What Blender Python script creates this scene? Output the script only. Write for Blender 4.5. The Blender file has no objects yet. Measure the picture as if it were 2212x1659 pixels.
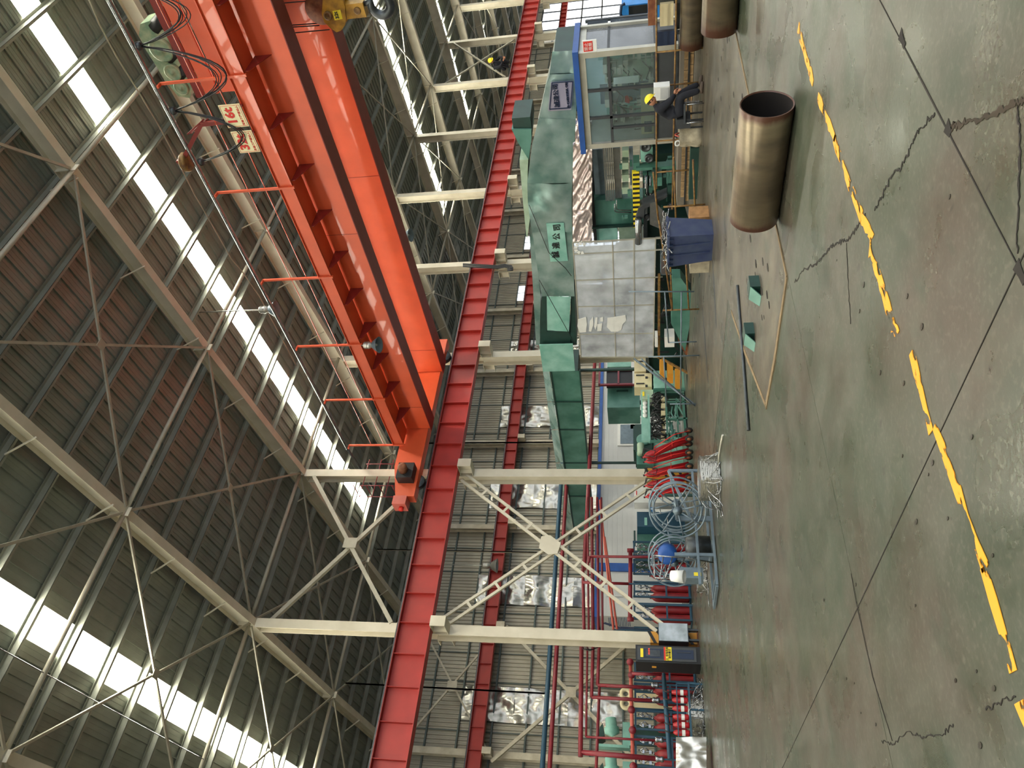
import bpy, math, random
from mathutils import Vector, Matrix, noise
random.seed(7)
R = math.radians
S = bpy.context.scene
C = S.collection
# ---------------------------------------------------------------- camera
FPX, HC, PXC, PYC = 1606.0, 1.5, 1106.0, 829.5
th, ro, az = R(10.0), R(-1.22), R(49.13)
fh = Vector((math.cos(az), math.sin(az), 0)); r0 = Vector((math.sin(az), -math.cos(az), 0)); zz = Vector((0, 0, 1))
CF = fh*math.cos(th) + zz*math.sin(th); u0 = -fh*math.sin(th) + zz*math.cos(th)
CR = r0*math.cos(ro) + u0*math.sin(ro); CU = -r0*math.sin(ro) + u0*math.cos(ro)
CO = Vector((0, 0, HC))
cam = bpy.data.cameras.new('camera'); co = bpy.data.objects.new('camera', cam); C.objects.link(co)
cam.sensor_width = 36; cam.sensor_fit = 'HORIZONTAL'; cam.lens = FPX/2212*36; cam.clip_end = 500; cam.clip_start = 0.05
m = Matrix.Identity(4)
for i, v in enumerate((-CU, CR, -CF)):
    for j in range(3): m[j][i] = v[j]
m.translation = CO; co.matrix_world = m; S.camera = co
# ---------------------------------------------------------------- world, sun, exposure
w = bpy.data.worlds.new('sky'); S.world = w; w.use_nodes = True
wt = w.node_tree; bg = wt.nodes['Background']; bg.inputs[0].default_value = (0.86, 0.93, 1.0, 1); bg.inputs[1].default_value = 2.6
SKYLIGHT = 50.0
WINLIGHT = 2.6
S.view_settings.view_transform = 'Standard'; S.view_settings.look = 'None'; S.view_settings.gamma = 1
S.view_settings.exposure = -0.15; S.view_settings.use_curve_mapping = False
S.cycles.use_denoising = True; S.cycles.max_bounces = 7; S.cycles.diffuse_bounces = 4; S.cycles.glossy_bounces = 3
S.cycles.transparent_max_bounces = 12; S.cycles.sample_clamp_indirect = 6
# ---------------------------------------------------------------- helpers
def P(X, Y, **k):
    """point on the plane x=, y= or z= seen at photo pixel X, Y"""
    d = CF + CR*((PYC-Y)/FPX) + CU*((PXC-X)/FPX)
    a, v = list(k.items())[0]; i = 'xyz'.index(a)
    return CO + d*((v-CO[i])/d[i])
def lin(h):
    h = h.lstrip('#'); o = []
    for i in (0, 2, 4):
        c = int(h[i:i+2], 16)/255; o.append(c/12.92 if c <= .04045 else ((c+.055)/1.055)**2.4)
    return (*o, 1)
MATS = {}
def mat(name, col, rough=.6, metal=0, var=.18, scale=3.0, bump=.0, bscale=40, col2=None, stretch=None, spec=.5, coat=0):
    if name in MATS: return MATS[name]
    mt = bpy.data.materials.new(name); mt.use_nodes = True; n = mt.node_tree.nodes; l = mt.node_tree.links
    b = n['Principled BSDF']; b.inputs['Roughness'].default_value = rough; b.inputs['Metallic'].default_value = metal
    b.inputs['Specular IOR Level'].default_value = spec; b.inputs['Coat Weight'].default_value = coat
    tc = n.new('ShaderNodeTexCoord'); mp = n.new('ShaderNodeMapping'); l.new(tc.outputs['Object'], mp.inputs[0])
    if stretch: mp.inputs['Scale'].default_value = stretch
    nz = n.new('ShaderNodeTexNoise'); nz.inputs['Scale'].default_value = scale; nz.inputs['Detail'].default_value = 5
    l.new(mp.outputs[0], nz.inputs['Vector'])
    rp = n.new('ShaderNodeValToRGB'); c = lin(col)
    c2 = lin(col2) if col2 else tuple(min(1, x*(1+var)) for x in c[:3])+(1,)
    c1 = c if col2 else tuple(x*(1-var) for x in c[:3])+(1,)
    rp.color_ramp.elements[0].color = c1; rp.color_ramp.elements[1].color = c2
    rp.color_ramp.elements[0].position = .35; rp.color_ramp.elements[1].position = .68
    l.new(nz.outputs[0], rp.inputs[0]); l.new(rp.outputs[0], b.inputs['Base Color'])
    if bump:
        bn = n.new('ShaderNodeTexNoise'); bn.inputs['Scale'].default_value = bscale; l.new(mp.outputs[0], bn.inputs['Vector'])
        bm = n.new('ShaderNodeBump'); bm.inputs['Strength'].default_value = bump; bm.inputs['Distance'].default_value = .03
        l.new(bn.outputs[0], bm.inputs['Height']); l.new(bm.outputs[0], b.inputs['Normal'])
    MATS[name] = mt; return mt
def emat(name, col, st):
    mt = bpy.data.materials.new(name); mt.use_nodes = True; b = mt.node_tree.nodes['Principled BSDF']
    b.inputs['Base Color'].default_value = lin(col); b.inputs['Emission Color'].default_value = lin(col); b.inputs['Emission Strength'].default_value = st
    MATS[name] = mt; return mt
def glass(name, col, alpha, rough=.05):
    mt = bpy.data.materials.new(name); mt.use_nodes = True; nt = mt.node_tree; n = nt.nodes; l = nt.links
    for x in list(n): n.remove(x)
    o = n.new('ShaderNodeOutputMaterial'); t = n.new('ShaderNodeBsdfTransparent'); t.inputs[0].default_value = lin(col)
    g = n.new('ShaderNodeBsdfGlossy'); g.inputs['Roughness'].default_value = rough; mx = n.new('ShaderNodeMixShader')
    d = n.new('ShaderNodeBsdfDiffuse'); d.inputs[0].default_value = lin(col); m2 = n.new('ShaderNodeMixShader')
    fr = n.new('ShaderNodeFresnel'); fr.inputs[0].default_value = 1.5
    tc = n.new('ShaderNodeTexCoord'); nz = n.new('ShaderNodeTexNoise'); nz.inputs['Scale'].default_value = 1.6; nz.inputs['Detail'].default_value = 6
    mm = n.new('ShaderNodeMath'); mm.operation = 'MULTIPLY'; mm.inputs[1].default_value = alpha*2
    l.new(tc.outputs['Object'], nz.inputs[0]); l.new(nz.outputs[0], mm.inputs[0])
    l.new(mm.outputs[0], m2.inputs[0]); l.new(t.outputs[0], m2.inputs[1]); l.new(d.outputs[0], m2.inputs[2])
    l.new(fr.outputs[0], mx.inputs[0]); l.new(m2.outputs[0], mx.inputs[1]); l.new(g.outputs[0], mx.inputs[2]); l.new(mx.outputs[0], o.inputs[0])
    MATS[name] = mt; return mt
def M(n): return MATS[n]
class MB:
    def __init__(s): s.v = []; s.f = []; s.sm = set()
    def add(s, v, f, smooth=False):
        o = len(s.v); s.v += [Vector(x) for x in v]
        for q in f:
            if smooth: s.sm.add(len(s.f))
            s.f.append([i+o for i in q])
        return s
    def box(s, a, b):
        x0, x1 = sorted((a[0], b[0])); y0, y1 = sorted((a[1], b[1])); z0, z1 = sorted((a[2], b[2]))
        return s.add([(x0,y0,z0),(x1,y0,z0),(x1,y1,z0),(x0,y1,z0),(x0,y0,z1),(x1,y0,z1),(x1,y1,z1),(x0,y1,z1)],
                     [(0,3,2,1),(4,5,6,7),(0,1,5,4),(1,2,6,5),(2,3,7,6),(3,0,4,7)])
    def bar(s, p, q, w, h=None, up=(0,0,1)):
        p = Vector(p); q = Vector(q); h = h or w; d = (q-p).normalized(); up = Vector(up)
        if abs(d.dot(up)) > .98: up = Vector((0,1,0))
        a = d.cross(up).normalized(); b = a.cross(d)
        v = [c + a*(i*w/2) + b*(j*h/2) for c in (p, q) for i, j in ((-1,-1),(1,-1),(1,1),(-1,1))]
        return s.add(v, [(0,1,2,3),(7,6,5,4),(0,4,5,1),(1,5,6,2),(2,6,7,3),(3,7,4,0)])
    def tube(s, pts, r, n=8, caps=True, closed=False, radii=None):
        pts = [Vector(x) for x in pts]; k = len(pts); v = []; f = []; a = None
        for i, p in enumerate(pts):
            if closed: d = pts[(i+1) % k]-pts[i-1]
            else: d = pts[min(i+1, k-1)]-pts[max(i-1, 0)]
            d = d.normalized() if d.length > 1e-9 else Vector((0,0,1))
            if a is None:
                a = d.cross(Vector((0,0,1)))
                if a.length < .05: a = d.cross(Vector((0,1,0)))
            a = (a - d*a.dot(d)).normalized(); b = d.cross(a); rr = radii[i] if radii else r
            v += [p + (a*math.cos(t)+b*math.sin(t))*rr for t in [2*math.pi*j/n for j in range(n)]]
        for i in range(k if closed else k-1):
            for j in range(n):
                i2 = (i+1) % k; f.append((i*n+j, i*n+(j+1) % n, i2*n+(j+1) % n, i2*n+j))
        s.add(v, f, True)
        if caps and not closed:
            o = len(s.v)-k*n; s.f.append([o+j for j in range(n)][::-1]); s.f.append([o+(k-1)*n+j for j in range(n)])
        return s
    def lathe(s, base, axis, prof, n=20):
        base = Vector(base); d = Vector(axis).normalized(); a = d.cross(Vector((0,0,1)))
        if a.length < .05: a = d.cross(Vector((0,1,0)))
        a.normalize(); b = d.cross(a); v = []; f = []
        for (r, h) in prof:
            v += [base + d*h + (a*math.cos(2*math.pi*j/n)+b*math.sin(2*math.pi*j/n))*r for j in range(n)]
        for i in range(len(prof)-1):
            for j in range(n): f.append((i*n+j, i*n+(j+1) % n, (i+1)*n+(j+1) % n, (i+1)*n+j))
        return s.add(v, f, True)
    def prism(s, poly, ext):
        e = Vector(ext); k = len(poly); v = [Vector(p) for p in poly]; v += [p+e for p in v]
        return s.add(v, [tuple(range(k)), tuple(range(2*k-1, k-1, -1))] + [(i, (i+1) % k, (i+1) % k+k, i+k) for i in range(k)])
    def ring(s, c, axis, rad, r, n=28, m=6):
        d = Vector(axis).normalized(); a = d.cross(Vector((0,0,1)))
        if a.length < .05: a = d.cross(Vector((0,1,0)))
        a.normalize(); b = d.cross(a); c = Vector(c)
        return s.tube([c+(a*math.cos(2*math.pi*j/n)+b*math.sin(2*math.pi*j/n))*rad for j in range(n)], r, m, closed=True)
    def ibeam(s, p, q, wf, hh, tf=.02, tw=.012, up=(0,0,1)):
        p = Vector(p); q = Vector(q); u = Vector(up); d = (q-p).normalized(); a = d.cross(u).normalized(); b = a.cross(d)
        o = b*(hh/2-tf/2)
        s.bar(p+o, q+o, wf, tf, up); s.bar(p-o, q-o, wf, tf, up); return s.bar(p, q, tw, hh-2*tf, up)
    def grid(s, fn, nu, nv):
        v = [fn(i/nu, j/nv) for j in range(nv+1) for i in range(nu+1)]
        return s.add(v, [(j*(nu+1)+i, j*(nu+1)+i+1, (j+1)*(nu+1)+i+1, (j+1)*(nu+1)+i) for j in range(nv) for i in range(nu)], True)
    def make(s, name, mt, parent=None, **tags):
        me = bpy.data.meshes.new(name); off = parent_loc(parent)
        me.from_pydata([v-off for v in s.v], [], s.f); me.validate(); me.update()
        if s.sm:
            sm = [i in s.sm for i in range(len(s.f))]
            if len(sm) == len(me.polygons): me.polygons.foreach_set('use_smooth', sm)
        for x in (mt if isinstance(mt, (list, tuple)) else [mt]): me.materials.append(M(x))
        o = bpy.data.objects.new(name, me); C.objects.link(o)
        if parent: o.parent = parent
        for k, v in tags.items(): o[k] = v
        return o
def parent_loc(p):
    v = Vector((0,0,0))
    while p: v += p.location; p = p.parent
    return v
def thing(name, label, cat, loc=(0,0,0), group=None):
    o = bpy.data.objects.new(name, None); C.objects.link(o); o.location = loc; o['label'] = label; o['category'] = cat
    o.empty_display_size = .2
    if group: o['group'] = group
    return o
def single(mb, name, mt, label, cat, group=None):
    o = mb.make(name, mt); o['label'] = label; o['category'] = cat
    if group: o['group'] = group
    return o
def kids(o): return [c for c in bpy.data.objects if c.parent == o]
def dup(root, delta, label=None, group=None, rotz=0, ks=None):
    r = root.copy(); C.objects.link(r); r.location = root.location + Vector(delta); r.rotation_euler.z += rotz
    if label: r['label'] = label
    if group: r['group'] = group
    for ch in (ks if ks is not None else kids(root)):
        c = ch.copy(); C.objects.link(c); c.parent = r
        for g in kids(ch):
            d = g.copy(); C.objects.link(d); d.parent = c
    return r
def rb(x, X0, Y0, X1, Y1, d=.2, mb=None):
    """box whose face on plane x covers photo rectangle, going d back"""
    a = P(X0, (Y0+Y1)/2, x=x); b = P(X1, (Y0+Y1)/2, x=x); c = P((X0+X1)/2, Y0, x=x); e = P((X0+X1)/2, Y1, x=x)
    mb = mb or MB(); return mb.box((x, c.y, b.z), (x+d, e.y, a.z))
def ry(y, X0, Y0, X1, Y1, d=.2, mb=None):
    a = P(X0, (Y0+Y1)/2, y=y); b = P(X1, (Y0+Y1)/2, y=y); c = P((X0+X1)/2, Y0, y=y); e = P((X0+X1)/2, Y1, y=y)
    mb = mb or MB(); return mb.box((c.x, y, b.z), (e.x, y+d, a.z))
def text(s, p, right, up, size, mt, name='lettering', parent=None, ext=.004, center=True, bold=0):
    cu = bpy.data.curves.new(name, 'FONT'); cu.body = s; cu.size = size; cu.extrude = ext; cu.offset = bold
    if center: cu.align_x = 'CENTER'; cu.align_y = 'CENTER'
    cu.resolution_u = 2
    t = bpy.data.objects.new(name, cu); C.objects.link(t)
    dg = bpy.context.evaluated_depsgraph_get(); me = bpy.data.meshes.new_from_object(t.evaluated_get(dg))
    bpy.data.objects.remove(t)
    right = Vector(right).normalized(); up = Vector(up).normalized(); nrm = right.cross(up)
    mx = Matrix.Identity(4)
    for i, v in enumerate((right, up, nrm)):
        for j in range(3): mx[j][i] = v[j]
    mx.translation = Vector(p) - parent_loc(parent); me.transform(mx)
    me.materials.clear(); me.materials.append(M(mt))
    o = bpy.data.objects.new(name, me); C.objects.link(o)
    if parent: o.parent = parent
    return o
def ramp_noise(nt, scale, p0, p1, stretch=(1,1,1), detail=6):
    n = nt.nodes; l = nt.links; tc = n.new('ShaderNodeTexCoord'); mp = n.new('ShaderNodeMapping'); mp.inputs['Scale'].default_value = stretch
    l.new(tc.outputs['Object'], mp.inputs[0]); nz = n.new('ShaderNodeTexNoise'); nz.inputs['Scale'].default_value = scale; nz.inputs['Detail'].default_value = detail
    l.new(mp.outputs[0], nz.inputs['Vector']); mr = n.new('ShaderNodeMapRange'); mr.inputs[1].default_value = p0; mr.inputs[2].default_value = p1
    l.new(nz.outputs[0], mr.inputs[0]); return mr.outputs[0]
# ---------------------------------------------------------------- materials
mat('roof_sheet', '8a9088', .40, .3, .10, 1.2, spec=.4)
mat('roof_rib', 'a8a294', .4, .3, .08)
mat('purlin', '8d8f84', .45, .3, .12, 2)
mat('cream', 'c2baa4', .5, 0, .10, 1.5, col2='d2cab6')
mat('cream_dirty', 'b5ab94', .6, 0, .15, 2.5, col2='cfc6b0')
mat('brace', 'aaa492', .5, .1, .1)
mat('crane', 'd95a34', .42, 0, .08, 1.1, bump=.04, bscale=6, coat=.1)
mat('crane_dark', '7d2018', .5, 0, .1)
mat('beam_red', 'a02a22', .5, 0, .10, 1.6)
mat('wall_sheet', 'a39d8c', .42, .2, .08, 1.3)
mat('girt', '55605c', .5, .3, .1)
mat('foil', 'c9c6bc', .27, .85, .1, 3, bump=.12, bscale=4)
mat('green', '3a6b5d', .40, .1, .2, 1.3, col2='5f8d80', bump=.05, bscale=4)
mat('green_duct', '62857d', .26, .4, .15, 1.2, col2='a6bab6', bump=.35, bscale=1.6)
mat('green_pale', '74ab9b', .5, 0, .15, 2, col2='98c6b9')
mat('green_dark', '1a3a33', .5, 0, .2, 3)
mat('pale_mint', 'a9bda6', .6, 0, .15, 3, col2='90a58a')
mat('steel', '9a9da0', .25, .9, .12, 6, bump=.05)
mat('steel_dark', '4b4f52', .4, .7, .2, 6)
mat('black', '16181a', .5, 0, .2)
mat('rubber', '221c1a', .8, 0, .2)
mat('blue_trim', '1f4f98', .45, 0, .12)
mat('navy', '1b2a44', .5, 0, .1)
mat('blue', '2c7fc8', .4, 0, .15)
mat('bin_blue', '2c3658', .5, 0, .15, 4, col2='3c475f')
mat('frame_grey', '45484b', .5, .3, .1)
mat('alu', 'b9b6a8', .4, .4, .1)
mat('white', 'e4e4df', .5, 0, .05)
mat('panel_white', 'c3c4c2', .45, 0, .06, 1)
mat('red', 'a3161e', .35, 0, .12, 3)
mat('bottle_red', '862028', .4, 0, .18, 3, col2='9c3030')
mat('pipe_red', '7c1f2a', .4, 0, .15, 4)
mat('pipe_blue', '21475c', .45, 0, .1)
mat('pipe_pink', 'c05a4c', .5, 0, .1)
mat('cabin_back', 'b4d2cb', .4, 0, .12, 1.5, col2='d2e4e0')
mat('yellow', 'e5b81f', .45, 0, .12, 6)
mat('yellow_dirty', 'a8801c', .55, 0, .3, 6, col2='d4a52c')
mat('rust', '6b3a26', .7, .2, .35, 8, col2='8c5a3a')
mat('rust_yellow', '8a6a32', .6, .1, .3, 9, col2='5a3a26')
mat('brick', 'a88a62', .8, 0, .25, 7, bump=.2)
mat('mortar', '6e675c', .9, 0, .1)
mat('beige', 'cdbf98', .5, 0, .1, 3)
mat('cloth', '161820', .9, 0, .15, 8)
mat('skin', 'b07a5c', .6, 0, .08)
mat('hair', '141210', .8)
mat('shoe', '4a3c30', .7, 0, .2)
mat('sack', '8f8775', .85, 0, .3, 5, col2='b5aa92', bump=.4, bscale=12)
mat('sign_cream', 'efe7b8', .5, 0, .04)
mat('sign_yellow', 'f1d92c', .45, 0, .05)
mat('sign_red', 'd2281c', .5, 0, .05)
mat('gear_green', '6f8f74', .6, 0, .25, 5, col2='a3ad8c', bump=.1)
mat('hook_yellow', 'c0902a', .5, .1, .3, 5, col2='8c6420', bump=.1)
mat('lamp_metal', 'b8b8b0', .35, .7, .1)
mat('grey_blue', '6d7c86', .5, .3, .15, 4)
mat('wood', 'a5794a', .7, 0, .2, 8)
mat('amber', 'c48a2e', .5, 0, .1)
mat('concrete', '7a7468', .8, 0, .2, 3, bump=.1)
emat('skylight', 'fffbe8', SKYLIGHT)
emat('window_light', 'f6f9ff', WINLIGHT)
emat('led_red', 'ff3a20', 2.0)
emat('fill_glow', 'f2f8ff', 14)  # glow of the fill strip added inside the cabin
glass('glass_clear', 'e4f0ee', .06, .03)
glass('glass_film', 'e2e6ea', .22, .12)
glass('poly', 'f2f8ff', .46, .14)  # whitish glare mixed into the colour of the screen panes
# silver curtain, dented sheets
mat('curtain', 'd2c2be', .26, .55, .08, 2)
# hose/pipe mill finish with rusted ends, along object Y
def pipe_mat():
    mt = mat('mill_pipe', '94876f', .34, .8, .2, 2, bump=.04, bscale=30, col2='776c5c', stretch=(1, 3.5, 1))
    nt = mt.node_tree; n = nt.nodes; l = nt.links; b = n['Principled BSDF']
    tc = n.new('ShaderNodeTexCoord'); sp = n.new('ShaderNodeSeparateXYZ'); l.new(tc.outputs['Generated'], sp.inputs[0])
    a = n.new('ShaderNodeMath'); a.operation = 'SUBTRACT'; a.inputs[1].default_value = .5; l.new(sp.outputs[1], a.inputs[0])
    ab = n.new('ShaderNodeMath'); ab.operation = 'ABSOLUTE'; l.new(a.outputs[0], ab.inputs[0])
    nz = n.new('ShaderNodeTexNoise'); nz.inputs['Scale'].default_value = 6; ad = n.new('ShaderNodeMath'); ad.operation = 'MULTIPLY_ADD'; ad.inputs[1].default_value = .06
    l.new(nz.outputs[0], ad.inputs[0]); l.new(ab.outputs[0], ad.inputs[2])
    mr = n.new('ShaderNodeMapRange'); mr.inputs[1].default_value = .45; mr.inputs[2].default_value = .50; l.new(ad.outputs[0], mr.inputs[0])
    mx = n.new('ShaderNodeMix'); mx.data_type = 'RGBA'; src = b.inputs['Base Color'].links[0].from_socket
    l.new(mr.outputs[0], mx.inputs[0]); l.new(src, mx.inputs[6]); mx.inputs[7].default_value = lin('523426'); l.new(mx.outputs[2], b.inputs['Base Color'])
    inv = n.new('ShaderNodeMath'); inv.operation = 'MULTIPLY_ADD'; inv.inputs[1].default_value = -.6; inv.inputs[2].default_value = .75
    l.new(mr.outputs[0], inv.inputs[0]); l.new(inv.outputs[0], b.inputs['Metallic'])
pipe_mat()
# worn painted floor
def floor_mat(name, base, alt, streak, rough):
    mt = mat(name, base, rough, 0, .1, 1.2, bump=.03, bscale=25); nt = mt.node_tree; n = nt.nodes; l = nt.links; b = n['Principled BSDF']
    def mixc(fac, c):
        src = b.inputs['Base Color'].links[0].from_socket; mx = n.new('ShaderNodeMix'); mx.data_type = 'RGBA'
        l.new(fac, mx.inputs[0]); l.new(src, mx.inputs[6]); mx.inputs[7].default_value = lin(c); l.new(mx.outputs[2], b.inputs['Base Color'])
    mixc(ramp_noise(nt, .55, .45, .60, (1.3, 1, 1)), alt)
    mixc(ramp_noise(nt, .9, .48, .85, (2.5, .8, 1), 9), streak)
    mixc(ramp_noise(nt, 6, .50, .85, (1.5, 1, 1), 9), streak); mixc(ramp_noise(nt, 26, .52, .95, (1, 1, 1), 4), '6a685c'); mixc(ramp_noise(nt, 2.0, .56, .80, (1, 1.6, 1), 8), '2c3a2b')
    mixc(ramp_noise(nt, 12, .68, .76, (1, .6, 1), 2), '2f2c26')
    f = ramp_noise(nt, 1.3, .3, .7, (1, 1, 1)); mr = n.new('ShaderNodeMapRange'); mr.inputs[3].default_value = rough-.14; mr.inputs[4].default_value = rough+.1
    l.new(f, mr.inputs[0]); l.new(mr.outputs[0], b.inputs['Roughness'])
floor_mat('floor_paint', '384032', '453f35', '505146', .34)
floor_mat('floor_bare', '453f35', '4c453a', '6b6453', .38)
def line_mat():
    mt = mat('line_paint', 'e09a18', .5, 0, .05); nt = mt.node_tree; n = nt.nodes; l = nt.links; b = n['Principled BSDF']
    f = ramp_noise(nt, 9, .44, .46, (.6, 1.3, 1), 12)
    l.new(f, b.inputs['Alpha'])
line_mat()
# ================================================================ FLOOR
fl = MB().box((-25, -30, -.5), (115, 60, -.03)).make('floor', 'concrete', kind='structure')
slabs = []
ys = [-30, -6, 2.22, 5.42, 8.77, 60]; xs = [-25, -9, 2.49, 16, 60, 115]
for i in range(5):
    for j in range(5):
        g = .0035
        if i >= 2 and i < 4 and j == 2:  # working area cut out for the bare patch
            pass
        MB().box((xs[j]+g, ys[i]+g, -.4), (xs[j+1]-g, ys[i+1]-g, 0)).make('slab', 'floor_paint', fl)
bare = [(40, 5.45), (6.11, 5.47), (6.04, 7.5), (7.7, 8.4), (9.9, 9.3), (9.9, 16), (14, 21), (40, 21)]
MB().prism([(x, y, .004) for x, y in bare], (0, 0, -.02)).make('bare_concrete_patch', 'floor_bare', fl)
def strip(pts, wd, zt, name, mt, jag=0, h=.012):
    mb = MB(); L = []; Rr = []
    for i, p in enumerate(pts):
        d = Vector(pts[min(i+1, len(pts)-1)])-Vector(pts[max(i-1, 0)]); d.normalize(); nn = Vector((-d.y, d.x, 0))*wd/2
        a = 1+random.uniform(-jag, jag); q = Vector((p[0], p[1], zt)); L.append(q+nn*a); Rr.append(q-nn*a)
    mb.prism(L+Rr[::-1], (0, 0, -h)); return mb.make(name, mt, fl)
mat('wood_edge', '66543a', .8, 0, .25, 6, col2='7d6a4c'); mat('crack_dark', '1c1712', .9); mat('crack_brown', '2e2418', .9)
strip([(40, 5.43, 0), (14, 5.41, 0), (6.11, 5.45, 0)], .035, .012, 'edge_strip', 'wood_edge')
strip([(6.11, 5.45, 0), (6.02, 6.6, 0), (6.04, 7.52, 0)], .08, .012, 'edge_strip', 'wood_edge', .3)
strip([(6.04, 7.5, 0), (7.79, 8.39, 0), (9.4, 9.1, 0)], .07, .012, 'edge_strip', 'wood_edge', .3)
def crack(px, w_=.012, amp=.03, mt='crack_dark', n=10):
    pts = []
    for a, b in zip(px[:-1], px[1:]):
        p = P(*a, z=0); q = P(*b, z=0); d = (q-p); nn = Vector((-d.y, d.x, 0)).normalized()
        for k in range(n): pts.append(p+d*k/n+nn*random.uniform(-amp, amp)*(0 if k == 0 else 1))
    pts.append(P(*px[-1], z=0)); strip([(p.x, p.y, 0) for p in pts], w_, .0035, 'crack', mt, .6, .003)
crack([(2050, 283), (2062, 273), (2090, 262), (2145, 247), (2195, 225), (2225, 208)], .022, .014, 'crack_brown')
crack([(2020, 245), (1990, 275), (1973, 310), (1953, 352), (1925, 385), (1905, 425), (1890, 455)], .010, .02)
crack([(1870, 463), (1850, 495), (1828, 521), (1810, 524), (1790, 538), (1770, 563), (1740, 580), (1717, 610)], .016, .02)
crack([(2200, 226), (2205, 300), (2200, 440), (2199, 548)], .012, .01)
crack([(1829, 525), (1832, 600), (1838, 700)], .007, .01)
crack([(1905, 1600), (1930, 1608), (1962, 1580), (1995, 1592), (2040, 1585), (2060, 1565)], .006, .012)
crack([(1839, 1239), (1850, 1300), (1885, 1460), (1928, 1600)], .007, .004)
crack([(2130, 1533), (2165, 1515), (2195, 1505)], .006, .01)
strip([(2.49, y, 0) for y in range(-6, 20)], .007, .003, 'joint', 'crack_dark', .5, .002)
strip([(x*.5, 2.22, 0) for x in range(-10, 60)], .008, .003, 'joint', 'crack_dark', .6, .002)
for a, b in ((P(1945,72,z=0), P(1955,100,z=0)), (P(2045,270,z=0), P(2054,290,z=0)), (P(2196,570,z=0), P(2215,610,z=0))):
    strip([(a.x, a.y, 0), ((a.x+b.x)/2, (a.y+b.y)/2, 0), (b.x, b.y, 0)], .05, .004, 'chipped_edge', 'crack_dark', .6, .002)
for a, b in (((1725, 60), (1757, 180)), ((1768, 207), (1805, 302)), ((1802, 300), (1862, 470)), ((1862, 472), (1879, 496)), ((1878, 500), (1885, 515)), ((1879, 540), (1890, 553)),
             ((1889, 562), (1929, 700)), ((1929, 700), (1940, 723)), ((1970, 760), (2012, 935)), ((2020, 920), (2130, 1230)), ((2125, 1225), (2192, 1450)), ((2204, 1515), (2230, 1600))):
    p = P(*a, z=0); q = P(*b, z=0); n_ = max(3, int((q-p).length/.12)); wd = .08
    strip([(p.x+(q.x-p.x)*i/n_, p.y+(q.y-p.y)*i/n_+random.uniform(-.008, .008), 0) for i in range(n_+1)], wd, .005, 'painted_line', 'line_paint', .35, .003)
sp = MB()
for i in range(46):
    x = random.uniform(6.6, 14); y = random.uniform(5.7, 7.2) if x > 8 else random.uniform(5.7, 7.0); a = random.uniform(.02, .055)
    sp.prism([(x+a*math.cos(t)*1.5, y+a*math.sin(t)*.8, .0075) for t in [k*math.pi/4 for k in range(8)]], (0, 0, -.003))
sp.make('bolt_mark', 'crack_dark', fl, kind='stuff')
sp = MB()
for X, Y in ((1866,615),(1857,672),(2052,425),(1902,805),(2100,944),(1950,985),(2015,1000),(2006,1025),(1980,1127),(2048,1120),(1960,640),(1992,706),(1849,1263),(1780,1296),(1829,1466),(1846,1476),(1860,1540),(2110,1450),(2148,1487),(2065,1470),(1892,1565),(2118,1610),(1978,1308),(2145,1200),(1953,828),(1808,562)):
    p = P(X, Y, z=0); a = random.uniform(.008, .02)
    sp.prism([(p.x+a*math.cos(t)*.8, p.y+a*math.sin(t)*1.3, .004) for t in [k*math.pi/4 for k in range(8)]], (0, 0, -.003))
mat('oil', '2b2820', .3); sp.make('oil_spot', 'oil', fl, kind='stuff')
# ================================================================ ROOF
MR, Y1, Z1 = .07, 22.95, 15.6
XK = [9.35+6.13*k for k in range(-4, 17)]
YB, YF = -14.0, 38.4
def zr(y): return Z1-MR*(y-Y1)
XW = -21.3
SX = [6.0+12.26*n for n in range(-2, 9)]
ceil = MB()
for x in (XW, 112.0): ceil.bar((x, YB, zr(YB)+.25), (x, YF, zr(YF)+.25), .1, .3)
ceil = ceil.make('ceiling', 'purlin', kind='structure')
rsb = MB(); pw = .409
def ribsheet(mb, L0, L1):
    mb.add([(0, L0, zr(L0)), (pw, L0, zr(L0)), (pw, L1, zr(L1)), (0, L1, zr(L1)), (0, L0, zr(L0)+.04), (pw, L0, zr(L0)+.04), (pw, L1, zr(L1)+.04), (0, L1, zr(L1)+.04)],
           [(0, 3, 2, 1), (4, 5, 6, 7), (0, 1, 5, 4), (2, 3, 7, 6)])
    for xx, hh in ((.0, -.05), (.14, -.006), (.27, -.006)):
        mb.box((xx, L0, 0), (xx+.02, L1, .0)); k = len(mb.v)
        for i in range(8):
            v = mb.v[k-8+i]; base = zr(v.y); v.z = base + (hh if i < 4 else .0)
    return mb
proto = ribsheet(MB(), YB, YF).make('roof_sheet', 'roof_sheet', ceil); proto.location.x = XW
x = XW+pw; n = 1; rest = MB()
while x < 112:
    skip = any(abs(x+pw/2-s) < .44 for s in SX)
    if not skip and n < 288:
        o = proto.copy(); C.objects.link(o); o.location.x = x; n += 1
    elif not skip:
        q = ribsheet(MB(), YB, YF); rest.add([v+Vector((x, 0, 0)) for v in q.v], q.f)
    x += pw
rest.make('far_roof_sheets', 'roof_sheet', ceil, kind='stuff')
wl_ = MB().box((XW-.2, YB, 0), (XW, 40, 18.4)).make('wall_left_added', 'wall_sheet', kind='structure')  # unseen wall added to cut side light reaching the crane
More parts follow.
